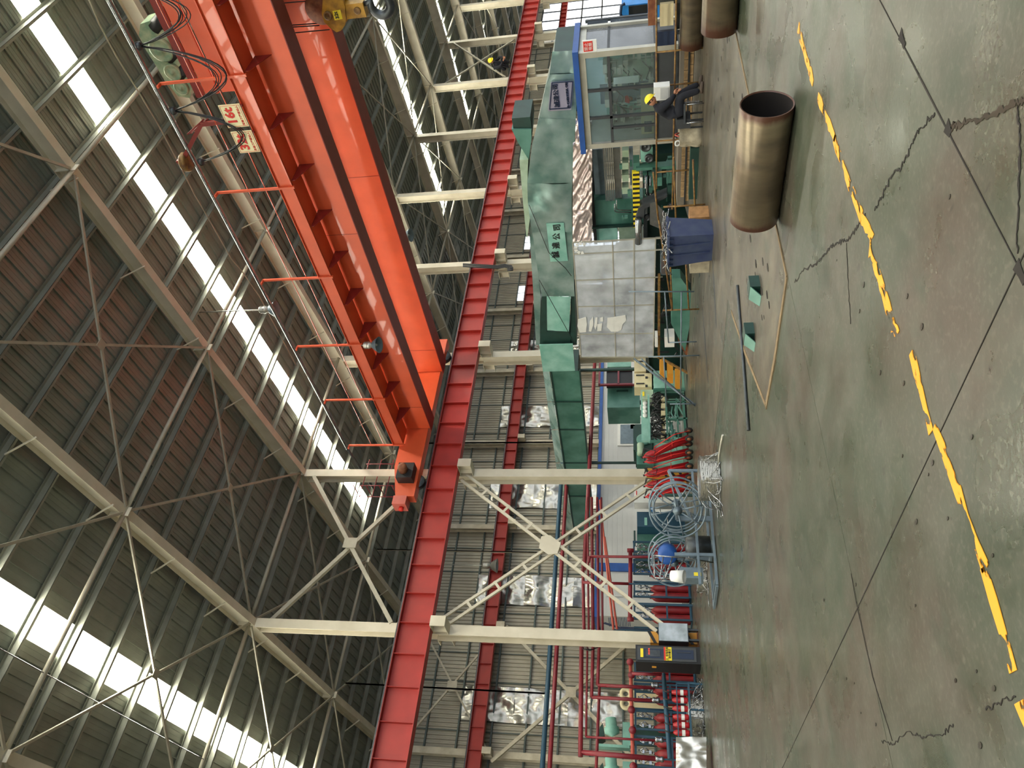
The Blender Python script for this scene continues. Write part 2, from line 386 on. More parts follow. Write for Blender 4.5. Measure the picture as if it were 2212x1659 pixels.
for s in SX:
    xs0 = XW + math.ceil((s-.44-pw/2-XW)/pw)*pw; k = 0
    while abs(xs0+k*pw+pw/2-s) < .44: k += 1
    ye = 30.1; wdt = k*pw
    o = MB().box((xs0, YB, zr(YB)), (xs0+wdt, ye, zr(YB)+.02)); 
    for v in o.v: v.z = zr(v.y)+(.02 if v.z > zr(YB)+.01 else 0)
    o.make('skylight_panel', 'skylight', ceil)
    o = MB().box((xs0, ye, 0), (xs0+wdt, YF, .02))
    for v in o.v: v.z = zr(v.y)+(.02 if v.z > .01 else 0)
    o.make('roof_infill', 'roof_sheet', ceil)
pl = None
for n in range(-13, 22):
    y = 6.25+1.49*n
    z = zr(y)-.04
    if pl is None:
        mb = MB(); mb.box((XW, y-.0, z-.20), (112, y+.012, z)); mb.box((XW, y, z-.20), (112, y+.075, z-.188)); mb.box((XW, y-.07, z-.012), (112, y, z))
        pl = mb.make('purlin', 'purlin', ceil); py0, pz0 = y, z
    else:
        o = pl.copy(); C.objects.link(o); o.location = (0, y-py0, z-pz0)
ra = None
for k, x in enumerate(XK):
    if x < -16: continue
    if ra is None:
        mb = MB(); rf = .26
        def sec(y0, y1, d0, d1):
            for (a, b, wd) in ((0, .02, rf), (None, 0, rf)):
                pass
            t0, t1 = zr(y0)-.24, zr(y1)-.24
            mb.prism([(x-rf/2, y0, t0), (x+rf/2, y0, t0), (x+rf/2, y0, t0-.02), (x-rf/2, y0, t0-.02)], (0, y1-y0, t1-t0))
            b0, b1 = t0-d0, t1-d1
            mb.prism([(x-rf/2, y0, b0), (x+rf/2, y0, b0), (x+rf/2, y0, b0-.02), (x-rf/2, y0, b0-.02)], (0, y1-y0, b1-b0))
            mb.add([(x-.006, y0, t0), (x-.006, y1, t1), (x-.006, y1, b1), (x-.006, y0, b0), (x+.006, y0, t0), (x+.006, y1, t1), (x+.006, y1, b1), (x+.006, y0, b0)], [(0,1,2,3),(7,6,5,4)])
        sec(YB, 15.7, .46, .46); sec(15.7, 22.95, .46, .62); sec(22.95, 30.2, .62, .46); sec(30.2, YF, .46, .5)
        for yy in (15.75, 22.95, 9.0, 30.2): mb.box((x-.13, yy-.012, zr(yy)-.85), (x+.13, yy+.012, zr(yy)-.26))
        ra = mb.make('rafter', 'cream', ceil); rx0 = x
    else:
        o = ra.copy(); C.objects.link(o); o.location.x = x-rx0
TY = [-5.1, 2.0, 9.05, 15.76, 22.95, 30.2, 37.6]
tb = {}
br = None
for k in range(1, len(XK)-1):
    xa, xb = XK[k], XK[k+1]
    for yy in TY:
        zt = zr(yy)-.68
        if yy not in tb:
            tb[yy] = MB().tube([(xa, yy, zt), (xb, yy, zt)], .065, 10).make('strut_tube', 'brace', ceil); tb[(yy, 0)] = xa
        elif (k < 12):
            o = tb[yy].copy(); C.objects.link(o); o.location.x = xa-tb[(yy, 0)]
    if k in (1, 2, 3, 4, 8, 9, 12, 13):
        for a, b in zip(TY[:-1], TY[1:]):
            za, zb = zr(a)-.72, zr(b)-.72
            mb = MB()
            mb.bar((xa+.1, a+.1, za), (xb-.1, b-.1, zb), .07, .05); mb.make('roof_brace', 'brace', ceil)
            mb = MB(); mb.bar((xb-.1, a+.1, za), (xa+.1, b-.1, zb), .07, .05).box(((xa+xb)/2-.13, (a+b)/2-.13, (za+zb)/2-.03), ((xa+xb)/2+.13, (a+b)/2+.13, (za+zb)/2-.015)).make('roof_brace', 'brace', ceil)
fb = None
for k, x in enumerate(XK[4:16]):
    for n in range(-2, 21, 2):
        y = 6.25+1.49*n
        for s_ in (-1,):
            if fb is None:
                fb = MB().bar((x-.12, y, zr(y)-.78), (x-.62, y, zr(y)-.22), .05, .02, (0, 1, 0)).make('fly_brace', 'cream', ceil); f0 = (x, y, zr(y))
            else:
                o = fb.copy(); C.objects.link(o); o.location = (x-f0[0], y-f0[1], zr(y)-f0[2])
# ================================================================ FAR WALL
YW = 38.35
wf = MB().box((-22, YW+.10, 0), (113, YW+.14, 14.3)).make('wall_far', 'wall_sheet', kind='structure')
def corr(name, x0, x1, z0, z1, y, par, mt='wall_sheet'):
    mb = MB(); p_ = .2; n = max(1, int(round((x1-x0)/p_))); v = []; st = (x1-x0)/n
    for i in range(n):
        for dx, dy in ((0, 0), (.30, 0), (.42, -.045), (.78, -.045), (.9, 0)): v.append((x0+(i+dx)*st, y+dy))
    v.append((x1, y)); k = len(v)
    mb.add([(a, b, z0) for a, b in v]+[(a, b, z1) for a, b in v], [(i, i+1, k+i+1, k+i) for i in range(k-1)])
    return mb.make(name, mt, par)
WX = []
for k in range(-2, 16):
    x0 = 9.35+6.13*k; cx = x0+2.45; WX.append((k, cx))
    a, b, c = x0, cx-.85, cx+.85
    corr('corrugated_sheet', a, b, 0, 14.35, YW, wf); corr('corrugated_sheet', c, x0+6.13, 0, 14.35, YW, wf); corr('corrugated_sheet', b, c, 10.9, 14.35, YW, wf)
    corr('corrugated_sheet', b, c, 0, 2.8, YW, wf)
    if k <= 4:
        for q in range(3):
            z0 = 2.8+q*2.7; sd = k*7+q
            def fn(u, v, z0=z0, sd=sd, b=b):
                p = Vector((u*2.2+sd*3, v*3.4, sd)); d = noise.noise(p*.9)*.16+abs(noise.noise(Vector((p.x*2.6, p.y*1.1, sd))))*.10+noise.noise(p*4)*.015
                return (b+u*1.7, YW-.16+d, z0+v*2.7)
            MB().grid(fn, 22, 30).make('foil_sheet', 'foil', wf)
    elif k > 6: corr('corrugated_sheet', b, c, 2.8, 10.9, YW, wf)
    else:
        zt = 10.9; MB().box((b, YW+.02, 2.8), (c, YW+.04, zt)).make('daylight_panel', 'window_light', wf)
        mb = MB(); mb.box((b+.83, YW-.03, 2.8), (b+.87, YW, zt))
        for q in range(1, 7): mb.box((b, YW-.03, 2.8+q*1.35), (c, YW, 2.83+q*1.35))
        mb.make('panel_bar', 'girt', wf)
for z in (1.3, 2.8, 4.35, 5.9, 7.5, 9.2, 10.9, 12.5, 14.0):
    MB().box((-10, YW-.19, z-.04), (112, YW-.06, z+.04)).make('girt', 'girt', wf)
for k in range(-2, 14):
    for dx in (1.1, 3.5, 5.0):
        MB().box((9.35+6.13*k+dx, YW-.10, 0), (9.35+6.13*k+dx+.04, YW-.05, 14.3)).make('sag_rod', 'girt', wf)
we = MB().box((112.1, -15, 0), (112.3, 40, 18)).make('wall_end', 'wall_sheet', kind='structure')
# large grid window between the far columns
wn = thing('window_1', '', ''); del wn['label'], wn['category']; wn['kind'] = 'structure'
wx0, wx1, wz0, wz1 = 84.5, 111, 3.0, 12.4
MB().box((wx0, YW-.28, wz0), (wx1, YW-.26, wz1)).make('pane_sheet', 'window_light', wn)
for i in range(12):
    x = wx0+i*2.4; MB().box((x-.11, YW-.36, wz0), (x+.11, YW-.28, wz1)).make('mullion', 'steel_dark', wn)
for i in range(5):
    z = wz0+i*2.35; MB().box((wx0, YW-.36, z-.08), (wx1, YW-.28, z+.08)).make('transom', 'steel_dark', wn)
# ================================================================ COLUMNS AND RUNWAYS
YC1 = 23.25
ordn = ['first', 'second', 'third', 'fourth', 'fifth', 'sixth', 'seventh', 'eighth', 'ninth', 'tenth', 'eleventh', 'twelfth', 'thirteenth', 'fourteenth', 'fifteenth']
def hcol(x, y, z0, z1, mb, wf_=.34, d=.5):
    for s in (-1, 1): mb.box((x-wf_/2, y+s*d/2-.012, z0), (x+wf_/2, y+s*d/2+.012, z1))
    mb.box((x-.008, y-d/2, z0), (x+.008, y+d/2, z1)); return mb
def column(x, label, base_stripe):
    t = thing('steel_column', label, 'column', (x, YC1, 0), 'cream columns carrying the near crane runway')
    hcol(x, YC1, 0, 8.35, MB()).make('column_shaft', 'cream', t)
    hcol(x, YC1-.05, 8.36, zr(YC1)-.86, MB(), .32, .42).make('column_upper_shaft', 'cream', t)
    mb = MB(); mb.box((x-.17, YC1-.95, 7.88), (x+.17, YC1-.26, 7.9)); mb.box((x-.17, YC1-.95, 8.36), (x+.17, YC1-.26, 8.38)); mb.box((x-.008, YC1-.95, 7.9), (x+.008, YC1-.26, 8.36))
    mb.box((x-.17, YC1-.96, 7.88), (x+.17, YC1-.94, 8.38)); mb.box((x-.17, YC1-.5, 7.88), (x+.17, YC1-.48, 8.38)); mb.make('corbel', 'cream', t)
    mb = MB(); mb.box((x-.17, YC1+.26, 7.88), (x+.17, YC1+.7, 7.9)); mb.box((x-.17, YC1+.26, 8.36), (x+.17, YC1+.7, 8.38)); mb.box((x-.008, YC1+.26, 7.9), (x+.008, YC1+.7, 8.36)); mb.make('corbel', 'cream', t)
    MB().box((x-.28, YC1-.38, 0), (x+.28, YC1+.38, .03)).make('base_plate', 'rust', t)
    if base_stripe:
        s = MB(); s.box((x-.185, YC1-.28, .03), (x+.185, YC1-.262, 1.45)); s.box((x-.185, YC1-.28, .03), (x-.175, YC1+.26, 1.45)); s = s.make('warning_band', 'amber', t)
        for i in range(5):
            z = .12+i*.28
            MB().prism([(x-.188, YC1-.288, z), (x+.188, YC1-.288, z+.2), (x+.188, YC1-.288, z+.3), (x-.188, YC1-.288, z+.1)], (0, .01, 0)).make('black_stripe', 'black', s)
    return t
cl = ['beside the black control cabinet with a steel box on its foot', 'behind the red gas cylinder trolleys', 'just left of the clear plastic screen', 'directly behind the green hood, cables on its corbel',
      'fifth from the black cabinet, behind the lettered hood', 'sixth from the black cabinet', 'seventh from the black cabinet', 'eighth from the black cabinet', 'ninth from the black cabinet, by the bright grid window', 'tenth from the black cabinet, at the picture edge']
for k in range(10): column(9.35+6.13*k, 'cream steel column ' + cl[k], k < 2)
def runway(y, name_label, x0, x1, z0, z1, depth_sign, grp):
    t = thing('crane_runway_beam', name_label, 'beam', (x0, y, z0))
    mb = MB(); mb.box((x0, y-.17, z0), (x1, y+.17, z0+.03)); mb.make('bottom_flange', 'beam_red', t)
    mb = MB(); mb.box((x0, y-.2, z1-.03), (x1, y+.2, z1)); mb.make('top_flange', 'crane_dark', t)
    MB().box((x0, y-.008, z0+.03), (x1, y+.008, z1-.03)).make('web', 'beam_red', t)
    MB().box((x0, y-.035, z1), (x1, y+.035, z1+.10)).make('rail', 'steel_dark', t)
    st = None; x = 9.35-6.13*3; i = 0
    while x < x1:
        if x > x0:
            if st is None: st = MB().box((x-.008, y-.165, z0+.03), (x+.008, y-.008, z1-.03)).make('stiffener', 'beam_red', t); sx = x
            else:
                o = st.copy(); C.objects.link(o); o.location.x += x-sx
        x += 6.13/6
    return t
runway(YC1-.6, 'red crane runway beam with stiffeners on the near column row', -12, 100, 8.39, 9.47, -1, None)
runway(YW-1.05, 'slimmer red crane runway beam along the far corrugated wall', -12, 100, 9.35, 10.05, -1, None)
for k in range(-1, 13):
    x = 9.35+6.13*k
    t = thing('wall_column', 'cream steel column against the corrugated far wall, %s from the picture bottom' % ordn[k+1], 'column', (x, YW-.55, 0), 'cream columns along the far wall')
    hcol(x, YW-.45, 0, zr(YW)-.8, MB(), .3, .4).make('column_shaft', 'cream_dirty', t)
    mb = MB(); mb.box((x-.15, YW-1.3, 8.9), (x+.15, YW-.65, 8.92)); mb.box((x-.15, YW-1.3, 9.32), (x+.15, YW-.65, 9.34)); mb.box((x-.008, YW-1.3, 8.9), (x+.008, YW-.65, 9.34)); mb.box((x-.15, YW-1.31, 8.9), (x+.15, YW-1.29, 9.34)); mb.make('corbel', 'cream_dirty', t)
# laced cross braces
def laced(p, q, name, par, wd=.30, m_='cream', off=(0, 0, 0)):
    p = Vector(p); q = Vector(q); d = (q-p).normalized(); nn = Vector((-d.z, 0, d.x)); o = Vector(off)
    mb = MB(); mb.bar(p+nn*wd/2+o, q+nn*wd/2+o, .09, .09, (0, 1, 0)); mb.bar(p-nn*wd/2+o, q-nn*wd/2+o, .09, .09, (0, 1, 0)); b = mb.make(name, m_, par)
    L = (q-p).length; n = int(L/1.1)
    for i in range(1, n):
        c = p+d*(L*i/n)+o; MB().bar(c+nn*.2+Vector((0, -.05, 0)), c-nn*.2+Vector((0, -.05, 0)), .09, .012, (0, 1, 0)).make('batten', m_, par)
    return b
t = thing('cross_brace', 'laced cream cross brace between the first two columns under the red beam', 'brace', (12.4, 22.95, 1.2))
laced((9.65, 22.95, 1.15), (15.25, 22.95, 8.25), 'diagonal', t); laced((9.55, 23.1, 8.25), (15.2, 23.1, 1.2), 'diagonal', t)
MB().prism([(12.1, 22.86, 4.5), (12.5, 22.86, 4.4), (12.8, 22.86, 4.8), (12.75, 22.86, 5.1), (12.3, 22.86, 5.15), (12.05, 22.86, 4.8)], (0, .02, 0)).make('gusset_plate', 'cream', t)
t = thing('cross_brace', 'cream cross brace between the first two columns above the red beam', 'brace', (12.4, 23.1, 9.8))
MB().bar((9.5, 23.0, 9.9), (15.3, 23.0, 14.3), .14, .14).make('diagonal', 'brace', t)
MB().bar((9.5, 23.2, 14.3), (15.3, 23.2, 9.9), .14, .14).make('diagonal', 'brace', t)
MB().box((12.2, 22.9, 11.8), (12.6, 22.92, 12.3)).make('gusset_plate', 'brace', t)
for lab, x0, x1, za, zb, rr in (('cream cross brace on the far wall behind the red fire bottles', 8.95, 15.6, 1.7, 8.9, .16), ('thin cream cross brace high on the far wall above the red bottles', 9.5, 15.3, 9.2, 13.4, .09)):
    t = thing('cross_brace', lab, 'brace', (12.4, YW-.75, za))
    MB().bar((x0, YW-.75, za), (x1, YW-.75, zb), rr, rr).make('diagonal', 'cream_dirty', t); MB().bar((x0, YW-.9, zb), (x1, YW-.9, za), rr, rr).make('diagonal', 'cream_dirty', t)
    MB().box((12.05, YW-1.02, (za+zb)/2-.25), (12.55, YW-1, (za+zb)/2+.25)).make('gusset_plate', 'cream_dirty', t)
for nm, xk in (('between the seventh and eighth columns', 46.13), ):
    t = thing('cross_brace', 'thin cream tie brace above the red beam '+nm, 'brace', (xk+3, 23, 9.8))
    MB().bar((xk+.2, 23.0, 9.9), (xk+6, 23.0, 14.3), .09, .09).make('diagonal', 'brace', t); MB().bar((xk+.2, 23.2, 14.3), (xk+6, 23.2, 9.9), .09, .09).make('diagonal', 'brace', t)
# ================================================================ BRIDGE CRANE
ZG = 9.58
cr = thing('bridge_crane', 'orange red double girder bridge crane spanning the hall', 'crane', (17, 22, ZG))
def girder(x0, x1, zt, nm):
    mb = MB(); mb.box((x0+.11, -12, ZG+.025), (x1-.11, 22.1, zt)); g = mb.make('girder', 'crane', cr)
    MB().box((x0, -12, ZG), (x1, 22.1, ZG+.025)).make('bottom_flange', 'crane_dark', g)
    MB().box((x0, -12, zt), (x1, 22.1, zt+.025)).make('top_flange', 'crane_dark', g)
    MB().box(((x0+x1)/2-.04, -12, zt+.025), ((x0+x1)/2+.04, 22.1, zt+.13)).make('trolley_rail', 'steel_dark', g)
    for y in (4.2, 12.7, 20.8): MB().box((x0+.105, y, ZG+.03), (x0+.11, y+.012, zt)).make('weld_seam', 'crane_dark', g)
    return g
g1 = girder(16.84, 17.46, 11.05, 'near'); g2 = girder(19.78, 20.48, 11.05, 'far')
wk = MB(); wk.box((16.18, -12, 10.58), (16.86, 22.1, 10.60)); wk = wk.make('walkway_floor', 'crane', cr)
mb = MB(); mb.box((16.16, -12, 10.56), (16.18, 22.1, 10.96)); mb.box((16.10, -12, 10.94), (16.18, 22.1, 10.96)); mb.box((16.13, -12, 10.56), (16.18, 22.1, 10.58)); mb.make('walkway_edge_channel', 'crane', cr)
for y in [1.3+1.5*i for i in range(14)]:
    MB().prism([(16.95, y, 10.56), (16.2, y, 10.56), (16.2, y, 10.46), (16.95, y, 10.12)], (0, .012, 0)).make('walkway_bracket', 'crane_dark', cr)
pi_ = None
for i, y in enumerate([1.35, 4.35, 7.36, 10.46, 13.6, 16.5, 19.3, 22.05]):
    t = MB(); t.bar((16.12, y, 10.5), (16.12, y, 12.75), .06, .06, (0, 1, 0)); t.bar((16.12, y, 12.74), (15.95, y, 12.74), .06, .05); t.bar((16.12, y, 10.75), (16.2, y, 10.75), .05, .05)
    t.make('railing_post', 'crane', cr)
for z in (11.35, 11.85): MB().tube([(16.15, -12, z), (16.15, 22.1, z)], .012, 6).make('hand_line', 'crane', cr)
mb = MB().tube([(16.18, -6, 12.99), (16.18, 22.4, 12.93)], .055, 12); cp = mb.make('cable_rail_pipe', 'steel', cr)
MB().tube([(16.18, 22.4, 12.93), (16.18, 25.2, 12.7)], .05, 12).make('cable_rail_pipe', 'steel_dark', cr)
# end carriage
ec = MB(); ec.prism([(13.9, 22.15, 9.75), (13.9, 22.15, 10.45), (15.2, 22.15, 10.75), (20.8, 22.15, 10.75), (21.8, 22.15, 10.3), (21.8, 22.15, 9.75)], (0, .42, 0)); ec = ec.make('end_carriage', 'crane', cr)
for x in (14.75, 21.1):
    wmb = MB().lathe((x, 22.55, 9.86), (0, 1, 0), [(0, -.1), (.28, -.1), (.30, -.06), (.26, -.05), (.26, .05), (.30, .06), (.28, .1), (0, .1)], 24); wmb.make('carriage_wheel', 'steel_dark', cr)
MB().box((14.45, 21.75, 9.85), (15.1, 22.14, 10.45)).make('drive_gearbox', 'black', cr)
MB().lathe((14.75, 21.75, 10.2), (0, -1, 0), [(0, 0), (.17, 0), (.17, .25), (.1, .28), (0, .28)], 16).make('drive_motor', 'rust', cr)
b_ = MB().box((13.55, 22.1, 10.0), (13.9, 22.6, 10.5)).make('buffer_bracket', 'pipe_pink', cr)
MB().lathe((13.55, 22.35, 10.2), (-1, 0, 0), [(0, 0), (.09, 0), (.09, .12), (0, .12)], 12).make('buffer', 'sign_red', b_)
cg = MB()
for z in (10.7, 11.2, 11.7, 12.2): cg.tube([(14.4, 22.2, z), (14.4, 23.0, z), (16.1, 23.0, z)], .018, 6)
for x in (14.4, 14.9, 15.4, 15.9): cg.tube([(x, 23.0, 10.4), (x, 23.0, 12.3)], .018, 6)
cg.make('end_cage', 'pipe_red', cr)
# signs
for body, sub, y0, y1, w_ in (('16t', '吊物下严禁站人', 8.58, 7.98, 0), ('32t', '吊物下严禁站人', 9.29, 8.69, 0)):
    yc = (y0+y1)/2; sg = thing('capacity_sign', 'cream capacity plate reading %s on the crane walkway' % body, 'sign', (16.02, yc, 11.2))
    MB().box((16.02, y1, 10.94), (16.035, y0, 11.5)).make('plate', 'sign_cream', sg)
    text(body, (16.012, yc, 11.29), (0, -1, 0), (0, 0, 1), .33, 'sign_red', 'capacity_text', sg, .003, bold=.012)
    text(sub, (16.012, yc, 11.04), (0, -1, 0), (0, 0, 1), .075, 'sign_red', 'warning_text', sg, .003)
    mb = MB(); q = [(y0-.03, 10.97), (y1+.03, 10.97), (y1+.03, 11.47), (y0-.03, 11.47)]
    for a, b in zip(q, q[1:]+q[:1]): mb.bar((16.014, a[0], a[1]), (16.014, b[0], b[1]), .006, .006)
    mb.make('border_line', 'sign_red', sg); MB().box((16.036, y1+.05, 10.9), (16.10, y1+.1, 11.5)).make('strap', 'crane_dark', sg)
# trolley
tr = thing('crane_trolley', 'crane trolley with pale green gear case and orange side frame', 'trolley', (17.5, 6, 11.2))
MB().box((16.62, -3, 11.18), (16.70, 7.95, 11.60)).make('side_frame', 'crane', tr); MB().box((16.58, -3, 11.66), (16.66, 7.95, 12.02)).make('side_frame', 'crane', tr)
MB().box((16.8, -3, 11.25), (20.4, 7.9, 11.32)).make('deck', 'crane_dark', tr); MB().box((16.55, -3, 12.05), (16.6, 8.0, 12.28)).make('toe_board', 'crane_dark', tr)
gc = MB(); xg = 17.25
prof = [P(X, Y, x=xg) for X, Y in ((303, 52), (322, 46), (345, 60), (372, 78), (396, 130), (418, 178), (410, 212), (385, 208), (358, 176), (336, 140), (316, 110), (300, 75))]
gc.prism(prof, (.5, 0, 0)); gc = gc.make('gear_case', 'gear_green', tr)
for X, Y, r_ in ((349, 107, .30), (374, 155, .22), (392, 188, .19)):
    c = P(X, Y, x=xg-.02); g = MB().lathe(c, (-1, 0, 0), [(r_, -.02), (r_, .04), (r_*.85, .07), (r_*.8, .05), (r_*.25, .05), (r_*.2, .1), (0, .1)], 24).make('bearing_cap', 'gear_green', gc)
for X, Y in ((335, 60), (365, 125), (385, 165)):
    c = P(X, Y, x=xg+.1); MB().lathe(c, (0, -.6, -1), [(0, 0), (.17, 0), (.17, .6), (0, .62)], 16).make('brake_drum', 'black', tr)
MB().box((17.4, 3, 11.35), (19.8, 6.3, 12.6)).make('rope_drum_housing', 'gear_green', tr)
# festoon cables
fe = thing('festoon_cable', 'looped black cables hanging from the pipe rail beside the crane', 'cable', (16.15, 8, 12.9), )
hang = [P(X, Y, x=16.1) for X, Y in ((270, -20), (290, 100), (364, 240), (425, 350))]
for j in range(3):
    a, b = hang[j], hang[j+1]
    for q in range(5):
        sag = (1.35 if j == 0 else 1.75 if j == 1 else 1.45)+random.uniform(-.2, .2); pts = []
        for i in range(17):
            u = i/16; pts.append((16.1+.03*math.sin(q*2)-.04*q*math.sin(u*3.14), a.y+(b.y-a.y)*u+random.uniform(0, .01), a.z+(b.z-a.z)*u-.1-sag*math.sin(math.pi*u)**.8))
        MB().tube(pts, .012 if q else .02, 6).make('cable_loop', 'black', fe)
for j, a in enumerate(hang):
    MB().lathe(a-Vector((.0, .08, .12)), (0, 1, 0), [(0, 0), (.07, 0), (.09, .08), (.07, .16), (0, .16)], 12).make('cable_carrier', 'steel_dark', fe)
tw = thing('trolley_cable_arm', 'red bracket arm towing the cable loops next to the 16t sign', 'bracket', (16.3, 9, 11.6))
pa = [P(X, Y, x=16.2) for X, Y in ((490, 262), (462, 265), (435, 268), (395, 345), (384, 350))]
for a, b in zip(pa[:-1], pa[1:]): MB().bar(a, b, .10, .10).make('arm_segment', 'crane_dark', tw)
a, b = P(440, 258, x=16.2), P(405, 290, x=16.2)
MB().tube([a, b, b+Vector((.05, 0, -.08)), a+Vector((.05, 0, -.12))], .02, 6).make('hook_loop', 'crane_dark', tw)
c = P(402, 350, x=16.2); MB().lathe(c-Vector((0, 0, .09)), (0, 0, 1), [(0, 0), (.22, 0), (.26, .05), (.24, .09), (.26, .13), (.22, .18), (0, .18)], 18).make('cable_clamp', 'rust_yellow', tw)
# hook block
hk = thing('hook_block', 'yellow crane hook block marked 32t with a black steel hook', 'hook', P(725, 20, x=18.6))
xh = 18.6; k_ = 1
ch = P(711, 33, x=xh)
MB().lathe(P(690, 22, x=xh+.12), (1, 0, 0), [(0, 0), (.36, 0), (.38, .03), (.32, .05), (.32, .1), (.38, .12), (.38, .16), (0, .16)], 32).make('sheave', 'rust', hk)
pts = [P(X, Y, x=xh) for X, Y in ((697, 0), (695, 30), (700, 48), (715, 62), (727, 70), (737, 66), (745, 55), (747, 40), (745, 15), (738, -12), (720, -30), (705, -22))]
MB().prism(pts, (.10, 0, 0)).make('side_plate', 'hook_yellow', hk); MB().prism([p+Vector((.3, 0, 0)) for p in pts], (.08, 0, 0)).make('side_plate', 'hook_yellow', hk)
MB().lathe(P(709, 33, x=xh), (-1, 0, 0), [(.11, 0), (.11, .05), (.07, .05), (.06, .03), (.02, .03), (0, .05)], 20).make('axle_cap', 'rust_yellow', hk)
q = [P(X, Y, x=xh-.01) for X, Y in ((718, 24), (735, 21), (740, 41), (723, 44))]
pl_ = MB().prism(q, (.008, 0, 0)).make('number_plate', 'sign_yellow', hk)
cc = sum(q, Vector())/4; text('32t', cc+Vector((-.012, 0, .02)), (0, -1, .05), (0, .05, 1), .13, 'black', 'number_text', hk, .002, bold=.004)
cp_ = rb(xh+.04, 745, 8, 788, 40, .26).make('crosshead', 'hook_yellow', hk); MB().lathe(P(772, 23, x=xh+.04), (-1, 0, 0), [(.09, 0), (.09, .03), (.06, .03), (.03, .02), (0, .03)], 16).make('trunnion', 'rust_yellow', hk)
hc = P(822, 10, x=xh+.17); rr_ = .25; pts = []; rad = []
pts += [P(786, 8, x=xh+.17), P(797, 5, x=xh+.17)]; rad += [.06, .08]
for i in range(20):
    a = R(115 - i*14); pts.append(hc+Vector((0, -math.cos(a)*rr_*-1, math.sin(a)*rr_))); rad.append(.085+.035*math.sin(math.pi*i/19)-(.05 if i > 17 else 0)*(i-17)/2)
MB().tube(pts, .07, 12, radii=rad).make('hook', 'steel_dark', hk)
for (a, b) in (((690, 50), (560, 52)), ((690, 55), (560, 70)), ((712, 64), (560, 83)), ((688, 0), (560, -2))):
    MB().tube([P(*a, x=xh+.2), P(a[0]-600, a[1]-8+(b[1]-a[1])*.1, x=xh+.25)*0+Vector((xh+.2+random.uniform(-.1, .1), P(*a, x=xh).y+random.uniform(-.1, .1), 11.6))], .014, 6).make('wire_rope', 'black', hk)
# high bay lamps
def lamp(c, s, label, tilt=(0, 0, -1), mt='lamp_metal', top=None):
    t = thing('high_bay_lamp', label, 'lamp', c); d = Vector(tilt).normalized(); c = Vector(c)
    MB().lathe(c-d*.5*s, d, [(0, 0), (.10*s, 0), (.13*s, .04*s), (.10*s, .06*s), (.13*s, .10*s), (.10*s, .12*s), (.13*s, .16*s), (.11*s, .24*s), (.06*s, .3*s)], 20).make('ballast_housing', mt, t)
    MB().lathe(c-d*.2*s, d, [(.06*s, 0), (.12*s, .03*s), (.2*s, .14*s), (.27*s, .26*s), (.28*s, .27*s), (.26*s, .26*s), (.19*s, .14*s), (.1*s, .04*s)], 28).make('reflector', 'grey_blue' if s < 1.2 else mt, t)
    MB().lathe(c-d*.15*s, d, [(.03*s, 0), (.05*s, .08*s), (.03*s, .14*s), (0, .16*s)], 14).make('bulb', 'white', t)
    MB().tube([c-d*.5*s, c-d*.62*s] + ([Vector((c.x, c.y, top))] if top else []), .02*s, 6).make('suspension', mt, t)
    return t
lamp(P(815, 745, x=15.98), .95, 'high bay lamp with blue grey glass hanging off the crane walkway post', (-.1, -.1, -1))
lamp(P(187, 1605, x=5.0), 1.5, 'ribbed high bay lamp with clear bell hanging under the near skylight', (.12, 0, -1))
lamp(P(592, 668, x=16.8), 1.0, 'white high bay lamp hanging above the crane behind the pipe rail', top=zr(P(592, 668, x=16.8).y)-.01)
lamp(P(1070, 1222, y=36.5), 1.4, 'small high bay lamp hanging before the foil panels on the far wall', top=zr(36.5)-.01)
lamp(P(884, 508, x=21.2), .9, 'blue grey lamp half hidden behind the far crane girder', (-.1, -.1, -1))
MB_ = MB().tube([(5.0, 9.2, 15.9), (5.0, 13, 15.55), (5.0, 17.6, 15.3), (5.0, 22.9, 14.9)], .014, 5)
single(MB_, 'messenger_wire', 'steel', 'thin messenger wire carrying the ribbed lamp under the near skylight', 'wire')
pts = [P(X, Y, x=17.6) for X, Y in ((190, -5), (213, 50), (250, 120), (300, 200), (345, 275), (390, 360), (420, 420), (455, 480), (500, 560), (522, 585), (560, 640), (640, 790))]
single(MB().tube(pts, .018, 5), 'drooping_cable', 'brace', 'cloth wrapped cable drooping beside the long skylight above the crane', 'cable')
# ================================================================ PIPES AND FLOOR ITEMS
mat('bore_shade', '1a1412', .9, 0, .2)  # near black, shade painted onto the inside of the pipes
def mill_pipe(c, y0, y1, r_, label, grp=None, ins='crack_dark'):
    x, z = c
    mb = MB(); th_ = .012
    mb.lathe((x, y0, z), (0, 1, 0), [(r_, 0), (r_, y1-y0), (r_-th_, y1-y0), (r_-th_, 0), (r_, 0)], 48)
    o = single(mb, 'steel_pipe', 'mill_pipe', label, 'pipe', grp)
    MB().lathe((x, y0+.01, z), (0, 1, 0), [(r_-th_-.002, 0), (r_-th_-.002, y1-y0-.02)], 40).make('bore_shade_liner', 'bore_shade', o); return o  # dark liner stands in for the shade inside the pipe
a = P(1656, 215, z=.26); b = P(1628, 478, z=.26)
mill_pipe((6.97, .256), a.y+.03, b.y, .256, 'large bare steel pipe with rusted ends lying alone on the green floor')
a = P(1553, 66, z=.26); mill_pipe((a.x, .262), a.y-3.4, a.y, .262, 'thick bare steel pipe at the picture edge nearest the floor crack line')
a = P(1493, 100, z=.26); mill_pipe((a.x, .262), a.y-3.8, a.y, .262, 'bare steel pipe with dark cut end lying below the glass cabin')
a = P(1515, 28, z=.26); mill_pipe((14.3, .2), 3.2, 5.9, .2, 'rusty pipe wedged between the two big pipes by the cabin')
a, b = P(1592, 617, z=.03), P(1616, 930, z=.03)
single(MB().tube([(a.x, a.y, .024), (b.x, b.y, .024)], .024, 14), 'steel_rod', 'steel_dark', 'long thin dark steel rod lying on the floor', 'rod')
